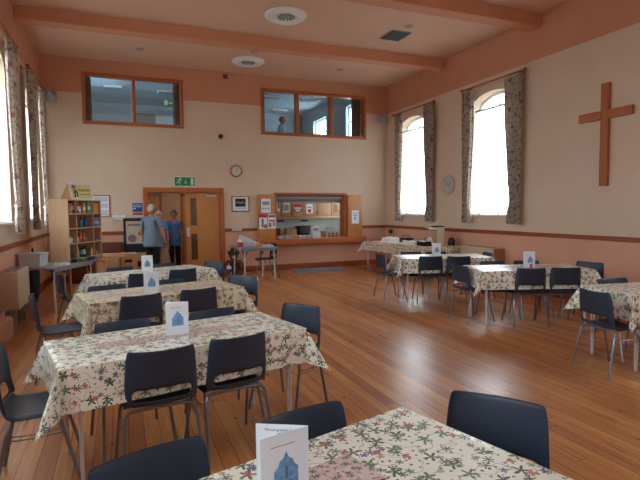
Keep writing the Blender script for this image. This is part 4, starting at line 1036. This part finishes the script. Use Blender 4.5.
# bookcase: front face runs from (-.80,9.02) to (-.33,10.0)
P0 = Vector((-.80, 9.02, 0)); P1 = Vector((-.335, 9.98, 0)); dirv = (P1-P0); BL = dirv.length; ang = math.atan2(dirv.y, dirv.x)
BZ = .716; BH = 1.045; BD = .33
bc = empty('bookcase', (P0.x, P0.y, BZ), ang, 'open beech bookcase of shelves full of goods, topped by a yellow sign', 'bookcase')
t = .018
cols = [0, .235*BL/1.0, .74*BL, BL]
MB().box((0, 0, 0), (t, BD, BH), .002).build('side_panel', M['beech'], bc); MB().box((BL-t, 0, 0), (BL, BD, BH), .002).build('side_panel', M['beech'], bc)
MB().box((t, BD-.008, 0), (BL-t, BD, BH)).build('back_panel', M['beech'], bc, False); MB().box((t, 0, BH-t), (BL-t, BD-.008, BH), .001).build('top_panel', M['beech'], bc)
for c in cols[1:3]: MB().box((c-t/2, 0, t), (c+t/2, BD-.008, BH-t)).build('divider', M['beech'], bc, False)
SH = [.05, .31, .565, .81]
for z in SH:
    for a, b in zip(cols, cols[1:]): MB().box((a+t/2+.002, .002, z-t), (b-t/2-.002, BD-.01, z)).build('shelf', M['beech'], bc, False)
def BW(x, y, z):
    v = Vector((math.cos(ang)*x-math.sin(ang)*y, math.sin(ang)*x+math.cos(ang)*y, 0)); return (P0.x+v.x, P0.y+v.y, BZ+z+.001)
rd = random.Random(5)
goods = {  # (col,row): [(kind,colour,width,height)]
 (0, 3): [('box', '#d87a4a', .09, .14), ('box', '#3a2f62', .07, .18)], (1, 3): [('box', '#6a4a34', .06, .16), ('box', '#b0ac9c', .09, .10), ('box', '#d98a44', .09, .15), ('box', '#a4b06a', .04, .17), ('box', '#4f9a58', .11, .17)],
 (2, 3): [('box', '#e08a34', .09, .15), ('box', '#e08a34', .09, .15)],
 (0, 2): [('jar', '#5a2a72', .055, .09), ('jar', '#9a5a5a', .05, .12)], (1, 2): [('jar', '#c05a4a', .06, .11), ('jar', '#58888c', .06, .13), ('jar', '#6a9a90', .06, .12), ('jar', '#34568c', .06, .14), ('jar', '#2f4f9a', .07, .13), ('jar', '#2a2a38', .07, .15)],
 (2, 2): [('box', '#3f7fc8', .17, .14)],
 (0, 1): [('jar', '#d8dce2', .07, .12), ('jar', '#c8ccd4', .07, .09)], (1, 1): [('jar', '#e6d6ac', .08, .09), ('box', '#c8452f', .06, .15), ('box', '#c05434', .06, .13), ('jar', '#b07a84', .05, .1), ('jar', '#a86a70', .05, .1)],
 (2, 1): [('box', '#2f3a4a', .14, .035)],
 (0, 0): [('jar', '#34333c', .09, .12), ('jar', '#5f8f4a', .09, .06)], (1, 0): [('jar', '#c8b0a0', .07, .12), ('jar', '#3d8fa8', .08, .10), ('jar', '#a8c8c0', .09, .13), ('jar', '#2a2a30', .09, .15), ('box', '#b07c5c', .08, .12)],
 (2, 0): [('jar', '#a06048', .09, .09), ('jar', '#c0a898', .08, .06)] }
cn = {'#d87a4a': 'orange', '#3a2f62': 'dark purple', '#6a4a34': 'brown', '#b0ac9c': 'grey', '#d98a44': 'amber', '#a4b06a': 'pale green', '#4f9a58': 'green', '#e08a34': 'bright orange', '#5a2a72': 'purple', '#9a5a5a': 'dusky red',
 '#c05a4a': 'red', '#58888c': 'teal', '#6a9a90': 'sea-green', '#34568c': 'dark blue', '#2f4f9a': 'royal blue', '#2a2a38': 'black', '#3f7fc8': 'bright blue', '#d8dce2': 'white', '#c8ccd4': 'pale grey', '#e6d6ac': 'cream', '#c8452f': 'scarlet',
 '#c05434': 'rust red', '#b07a84': 'pink', '#a86a70': 'rose', '#2f3a4a': 'navy', '#34333c': 'charcoal', '#5f8f4a': 'leaf-green', '#c8b0a0': 'beige', '#3d8fa8': 'turquoise', '#a8c8c0': 'mint', '#2a2a30': 'black', '#b07c5c': 'tan', '#a06048': 'brown-red', '#c0a898': 'light beige'}
rn = ['bottom', 'second lowest', 'second highest', 'top']; cn2 = ['left', 'middle', 'right']
for (c, rr), items in goods.items():
    x = cols[c]+(.075 if c == 0 else .05)
    for q, (kd, colr, wd, ht) in enumerate(items):
        ht *= 1.18
        loc = BW(x+wd/2, .065+.02*(q % 2), SH[rr]); where = '%s shelf, %s column of bookcase' % (rn[rr], cn2[c])
        adj = ', left of two' if colr == '#e08a34' and q == 0 else ', right of two' if colr == '#e08a34' else ''
        if kd == 'box':
            r = empty('packet', loc, ang, '%s packet on the %s%s' % (cn[colr], where, adj), 'packet', 'packets in the bookcase')
            MB().box((-wd/2+.004, -.05, 0), (wd/2-.004, .07, ht), .004).build('carton', colmat(colr), r)
            MB().box((-wd/2+.012, -.0515, ht*.3), (wd/2-.012, -.05, ht*.6)).build('label', M['cardwhite'] if rr == 3 and c == 1 else colmat('#c9b27a'), r, False)
        else:
            r = empty('jar', loc, ang, '%s jar on the %s' % (cn[colr], where), 'jar', 'jars in the bookcase')
            MB().lathe([(wd*.38, 0), (wd*.46, .006), (wd*.46, ht*.7), (wd*.34, ht*.84)], (0,0,0), 14).build('body', colmat(colr), r)
            MB().lathe([(wd*.36, ht*.82), (wd*.36, ht), (wd*.3, ht+.003)], (0,0,0), 14).build('lid', M['darkgrey'], r)
        x += wd+.012
# sign on top
sg = empty('display_sign', BW(.20*BL+.02, .05, BH), ang-.30, 'pale yellow sign with black figures standing on top of the bookcase', 'sign')
sg.scale = (.76, 1, 1)
Rm = Matrix.Rotation(math.radians(-14), 4, 'X')
MB().box((-.02, -.003, 0), (.60, .003, .30), 0, Rm).build('board', M['cardwhite'], sg, False); MB().box((.02, -.005, .02), (.57, -.003, .265), 0, Rm).build('yellow_panel', M['yellow'], sg, False)
MB().add([(-.02, .0, 0), (-.02, .26, 0), (-.02, .07, .29), (-.026, .0, 0), (-.026, .26, 0), (-.026, .07, .29)], [(0,1,2), (5,4,3), (0,3,4,1), (1,4,5,2), (2,5,3,0)]).build('side_flap', M['board'], sg, False)
m = MB()
m.tube([(.05, -.008, .19), (.07, -.008, .235), (.115, -.008, .23), (.13, -.008, .19)], .011, 6, smooth=3); m.ball((.09, -.008, .165), (.02, .004, .02), 8)
m.tube([(.09, -.008, .14), (.10, -.008, .09), (.085, -.008, .04)], .014, 6); m.tube([(.13, -.008, .15), (.165, -.008, .12), (.16, -.008, .05)], .012, 6, smooth=3); m.tube([(.11, -.008, .12), (.15, -.008, .16)], .008, 5)
m.v = [Rm @ v for v in m.v]; m.build('figure_logo', M['black'], sg)
tx = text('TRAIDCRAFT', .058, M['black'], sg, (0,0,0), (0,0,0)); tx.matrix_local = Rm @ Matrix.Translation((.375, -.006, .165)) @ Matrix.Rotation(PI/2, 4, 'X')
m = MB()
for k_ in range(7): m.box((.235+k_*.042, -.0062, .085), (.27+k_*.042, -.005, .097))
m.v = [Rm @ v for v in m.v]; m.build('small_print', M['ink'], sg, False)
# things at the bookcase foot
for i, (x, y, ht, rd_, c_, nmn) in enumerate(((.15, -.12, .07, .10, '#7aa05a', 'green'), (.42, -.10, .05, .11, '#3a6f9a', 'blue'), (.66, -.09, .06, .09, '#d8d2c4', 'cream'), (.30, -.06, .11, .06, '#3a3634', 'dark'))):
    m = MB().lathe([(rd_*.45, 0), (rd_*.6, .005), (rd_, ht), (rd_*.95, ht), (rd_*.55, .012)], (0,0,0), 18); o = m.build('bowl', colmat(c_)); q = BW(x, y, 0); o.location = q
    tag(o, '%s bowl at the foot of the bookcase' % nmn, 'bowl', 'bowls at the foot of the bookcase')
# cardboard cabinet and dark cupboard behind
r = empty('beige_cabinet', (-.08, 11.0, 0), math.radians(4), 'low beige cabinet with dark mark between bookcase and display stand', 'cabinet')
MB().box((-.42, -.18, .02), (.36, .2, .68), .006).build('body', M['board'], r); MB().box((-.40, -.192, .06), (-.02, -.18, .60), .003).build('door', M['beech'], r)
MB().box((.12, -.186, .50), (.26, -.18, .56), .002).build('emblem', M['black'], r)
r = empty('dark_cupboard', (-.35, D-.22, 0), 0, 'dark red-brown low cupboard against the back wall behind the bookcase', 'cupboard')
MB().box((-.7, -.18, 0), (.36, .2, .86), .006).build('body', M['brownbox'], r)
for x in (-.68, -.16): MB().box((x, -.192, .05), (x+.49, -.18, .82), .003).build('door', M['brownbox'], r)
r = empty('wall_socket', (-1.28, D-.03, 1.12), label='small white and dark fitting in the back left corner at rail height', cat='socket')
MB().box((-.1, -.03, -.06), (.1, .02, .12), .008).build('case', M['clear'], r); MB().box((-.04, -.05, -.03), (.06, -.03, .04), .004).build('plug', M['black'], r)
# ================================================================== PEOPLE
def skin_mesh(verts, edges, radii, root_i=0, sub=2):
    me = bpy.data.meshes.new('s'); me.from_pydata(verts, edges, []); o = bpy.data.objects.new('s', me); COL.objects.link(o)
    o.modifiers.new('k', 'SKIN').use_smooth_shade = True
    for i, sv in enumerate(me.skin_vertices[0].data):
        r_ = radii[i]; sv.radius = r_ if isinstance(r_, tuple) else (r_, r_); sv.use_root = (i == root_i)
    u = o.modifiers.new('u', 'SUBSURF'); u.levels = sub; u.render_levels = sub
    dg = bpy.context.evaluated_depsgraph_get(); dg.update(); m2 = bpy.data.meshes.new_from_object(o.evaluated_get(dg)); bpy.data.objects.remove(o)
    return m2
def mesh_obj(parts, name, mat, parent):
    bm = bmesh.new()
    for p in parts: bm.from_mesh(p)
    me = bpy.data.meshes.new(name); bm.to_mesh(me); bm.free(); me.materials.clear(); me.materials.append(mat); me.shade_smooth()
    for p in me.polygons: p.material_index = 0
    o = bpy.data.objects.new(name, me); COL.objects.link(o); o.parent = parent; return o
def mb_mesh(mb):
    me = bpy.data.meshes.new('t'); me.from_pydata([tuple(v) for v in mb.v], [], mb.f); return me
def person(loc, rz, H, label, mats, pose, female=False, bust=False, hair='short', head_turn=0, wide=1.0):
    """local: faces -Y, x to the person's left"""
    k = H/1.75; root = empty('person', loc, rz, label, 'person')
    sk, hr, sh, tr, so = mats
    J = dict(pel=(0, 0, .95), wai=(0, .01, 1.10), che=(0, .015, 1.30), shl=(0, .02, 1.43), nek=(0, .01, 1.50), hd0=(0, -.005, 1.56))
    sw = (.175 if not female else .155)*wide; hp = .085
    for s_, n_ in ((1, 'L'), (-1, 'R')):
        J['sh'+n_] = (s_*sw, .02, 1.415); J['hi'+n_] = (s_*hp, 0, .90); J['kn'+n_] = (s_*.09, -.01, .49); J['an'+n_] = (s_*.095, .03, .085); J['to'+n_] = (s_*.11, -.13, .03)
        J['el'+n_], J['wr'+n_] = pose.get('arm'+n_, ((s_*.225, .03, 1.13), (s_*.22, -.05, .89)))
    S = lambda p: tuple(c*k for c in p)
    def chain(names, rad, edges, root_i=0): 
        idx = {n: i for i, n in enumerate(names)}; return skin_mesh([S(J[n]) for n in names], [(idx[a], idx[b]) for a, b in edges], [tuple(x*k for x in r_) if isinstance(r_, tuple) else r_*k for r_ in rad], root_i)
    E = [('pel', 'wai'), ('wai', 'che'), ('che', 'shl'), ('shl', 'nek'), ('nek', 'hd0')]
    names = ['pel', 'wai', 'che', 'shl', 'nek', 'hd0']; rad = [(.135, .10), (.12, .095), (.14, .10), (.10, .075), (.055, .055), (.05, .05)]
    for n_ in 'LR':
        names += ['sh'+n_, 'el'+n_, 'wr'+n_]; rad += [.055, .042, .028]; E += [('shl', 'sh'+n_), ('sh'+n_, 'el'+n_), ('el'+n_, 'wr'+n_)]
        if not bust: names += ['hi'+n_, 'kn'+n_, 'an'+n_, 'to'+n_]; rad += [.08, .055, .038, .03]; E += [('pel', 'hi'+n_), ('hi'+n_, 'kn'+n_), ('kn'+n_, 'an'+n_), ('an'+n_, 'to'+n_)]
    parts = [chain(names, rad, E)]
    # hands
    for n_, s_ in (('L', 1), ('R', -1)):
        w_ = Vector(J['wr'+n_]); e_ = Vector(J['el'+n_]); d = (w_-e_).normalized(); side = Vector((0, -1, 0)); side = (side-d*side.dot(d)).normalized(); nrm = d.cross(side)
        vs = [w_, w_+d*.05, w_+d*.085]; ed = [(0, 1), (1, 2)]; rr = [(.026, .02), (.036, .017), (.036, .015)]
        hm = skin_mesh([S(v) for v in vs], ed, [tuple(x*k for x in q) for q in rr], 0, 1); parts.append(hm)
        curl = nrm*(-s_)
        for f_, (off, ln) in enumerate(((.03, .062), (.011, .072), (-.009, .068), (-.027, .052))):
            b = w_+d*.075+side*off; v2 = [b, b+d*ln*.5+curl*.006, b+d*ln*.85+curl*.028]
            parts.append(skin_mesh([S(v) for v in v2], [(0, 1), (1, 2)], [.0095*k, .009*k, .0075*k], 0, 1))
        b = w_+d*.03+side*.02; parts.append(skin_mesh([S(b), S(b+side*.028+d*.022), S(b+side*.034+d*.055)], [(0, 1), (1, 2)], [.012*k, .0105*k, .008*k], 0, 1))
    # head
    hc = Vector((0, -.02, 1.635)); Rz = Matrix.Rotation(head_turn, 3, 'Z')
    hb = MB().ball((0, 0, 0), (.073, .092, .112), 20)
    for v in hb.v:
        if v.z < 0: v.x *= 1-.28*(-v.z/.112); v.y = v.y*(1-.12*(-v.z/.112))-.012*(-v.z/.112)
        if v.y < -.06 and abs(v.x) < .045: v.y += .008
    hb.ball((0, -.094, -.018), (.013, .018, .022), 10); hb.ball((.075, .008, -.012), (.010, .02, .03), 10); hb.ball((-.075, .008, -.012), (.010, .02, .03), 10); hb.ball((0, -.078, -.055), (.026, .012, .012), 10)
    hb.v = [S(hc+Rz @ v) for v in hb.v]; parts.append(mb_mesh(hb))
    body = mesh_obj(parts, 'body', sk, root)
    def hp_(mb, nm, mt): 
        mb.v = [Vector(S(hc+Rz @ v)) for v in mb.v]; return mb.build(nm, mt, body)
    hp_(MB().ball((.028, -.083, .008), (.013, .007, .007), 10).ball((-.028, -.083, .008), (.013, .007, .007), 10), 'eyes', M['black'])
    hp_(MB().ball((0, -.0905, -.055), (.022, .004, .005), 10), 'mouth', colmat('#8a4a44'))
    hm = MB().ball((0, .012, .02), (.082, .098, .108) if hair == 'short' else (.09, .105, .118), 20)
    hm.v = [v if not (v.y < -.02 and v.z < .055) else Vector((v.x*.8, -.02+(v.y+.02)*.1, v.z)) for v in hm.v]
    hm.v = [v if v.z > -.045 else Vector((v.x*.7, v.y*.8, max(v.z, -.055))) for v in hm.v]
    rdm = random.Random(3)
    for v in hm.v: v *= 1+rdm.uniform(-.02, .02)
    hp_(hm, 'hair', hr)
    # shirt
    N2 = ['wai', 'che', 'shl', 'shL', 'shR', 'seL', 'seR']
    for n_ in 'LR': J['se'+n_] = tuple(Vector(J['sh'+n_]).lerp(Vector(J['el'+n_]), .72))
    J['hem'] = (0, 0, .96); N2.append('hem')
    idx = {n: i for i, n in enumerate(N2)}
    rr = [(.165*wide, .14), (.172*wide, .135), (.105, .088), .075, .075, .064, .064, (.182*wide, .15)]
    if female: rr[0] = (.15, .13); rr[1] = (.155, .14); rr[7] = (.172, .145)
    ms = skin_mesh([S(J[n]) for n in N2], [(idx[a], idx[b]) for a, b in (('hem', 'wai'), ('wai', 'che'), ('che', 'shl'), ('shl', 'shL'), ('shl', 'shR'), ('shL', 'seL'), ('shR', 'seR'))], [tuple(x*k for x in q) if isinstance(q, tuple) else q*k for q in rr], 0)
    sk_ = MB(); n_ = 28; wd = (.178*wide, .150*wide) if not female else (.182, .158)
    lv = [(1.16, .86), (1.05, .97), (.94, 1.03), (.84, 1.06), (.80, 1.06), (.805, 1.02), (.95, .97)]
    for z_, q in lv:
        for j_ in range(n_):
            t_ = 2*PI*j_/n_; sk_.v.append(Vector(S((math.cos(t_)*wd[0]*q, .005+math.sin(t_)*wd[1]*q*.9, z_+(.006*math.sin(3*t_) if z_ < .9 else 0)))))
    for i_ in range(len(lv)-1):
        for j_ in range(n_): sk_.f.append((i_*n_+j_, i_*n_+(j_+1) % n_, (i_+1)*n_+(j_+1) % n_, (i_+1)*n_+j_))
    o = mesh_obj([ms, mb_mesh(sk_)], 'shirt', sh, root)
    mc = MB().tube([S((math.cos(a)*.062, .012+math.sin(a)*.058, 1.475+.012*math.sin(a))) for a in [2*PI*i/16 for i in range(16)]], .016*k, 8, closed=True); mc.build('collar', sh, o)
    if not bust:
        N3 = ['pel']; rr = [(.125, .10)]; E3 = []
        J['an2L'] = tuple(Vector(J['anL'])+Vector((0, 0, .0))); J['an2R'] = tuple(Vector(J['anR']))
        for n_ in 'LR': N3 += ['hi'+n_, 'kn'+n_, 'an2'+n_]; rr += [.088, .078, .066]; E3 += [('pel', 'hi'+n_), ('hi'+n_, 'kn'+n_), ('kn'+n_, 'an2'+n_)]
        idx = {n: i for i, n in enumerate(N3)}
        mt = skin_mesh([S(J[n]) for n in N3], [(idx[a], idx[b]) for a, b in E3], [tuple(x*k for x in q) if isinstance(q, tuple) else q*k for q in rr], 0)
        mesh_obj([mt], 'trousers', tr, root)
        for n_, s_ in (('L', 1), ('R', -1)):
            a_ = J['an'+n_]; mbs = MB().ball(S((a_[0]+s_*.01, -.045, .042)), (.048*k, .135*k, .046*k), 14)
            for v in mbs.v: v.z = max(v.z, .003)
            mbs.build('shoe', so, root)
    return root, J, k
# man in checked shirt, three-quarter back view, walking stick in right hand
man, J, k = person((.63, 11.35, 0), math.radians(180-38), 1.69, 'white-haired man in grey-blue checked shirt and black trousers, back turned, holding stick', (M['skin2'], M['hairw'], M['shirt1'], M['trous1'], M['black']),
    {'armR': ((-.285, .02, 1.14), (-.29, -.07, .90)), 'armL': ((.27, .0, 1.13), (.265, -.08, .88))}, head_turn=-.85, wide=1.14)
# stick stands beside him: held top near his right hand
a = math.radians(180-38); hw_ = Matrix.Rotation(a, 3, 'Z') @ Vector((-.30*k, -.12*k, .82*k)); hx, hy, hz = man.location.x+hw_.x, man.location.y+hw_.y, hw_.z
st_ = empty('walking_stick', (hx, hy, 0), label='pale wooden walking stick held by the man in the checked shirt', cat='walking stick')
MB().tube([(.11, .0, .012), (.0, 0, hz)], .011, 8).build('shaft', colmat('#c39a72'), st_); MB().tube([(0, 0, hz), (-.005, 0, hz+.03), (-.04, 0, hz+.05), (-.08, 0, hz+.03)], .013, 8, smooth=3).build('handle', colmat('#8a5a3a'), st_)
MB().lathe([(.014, 0), (.014, .03), (.012, .035)], (.112, 0, 0), 10).build('ferrule', M['black'], st_)
person((.80, 11.86, 0), math.radians(8), 1.55, 'white-haired woman in sky-blue top and beige trousers half hidden behind the man', (M['skin'], M['hairw'], M['shirt2'], M['trous2'], M['black']), {}, True, hair='full')
person((1.19, 12.32, 0), math.radians(-22), 1.56, 'brown-haired woman in mid-blue top and dark trousers standing in the doorway', (M['skin2'], M['hairb'], M['shirt3'], M['trous3'], M['black']),
    {'armL': ((.215, .02, 1.13), (.215, -.04, .89)), 'armR': ((-.215, .03, 1.13), (-.21, -.02, .88))}, True, hair='full')
person((4.37, 13.6, UF), math.radians(62), 1.62, 'grey-haired person in pale blue shirt standing inside the three-pane upstairs window', (M['skin2'], M['hairg'], colmat('#7f9fc4'), M['trous1'], M['black']), {}, False)
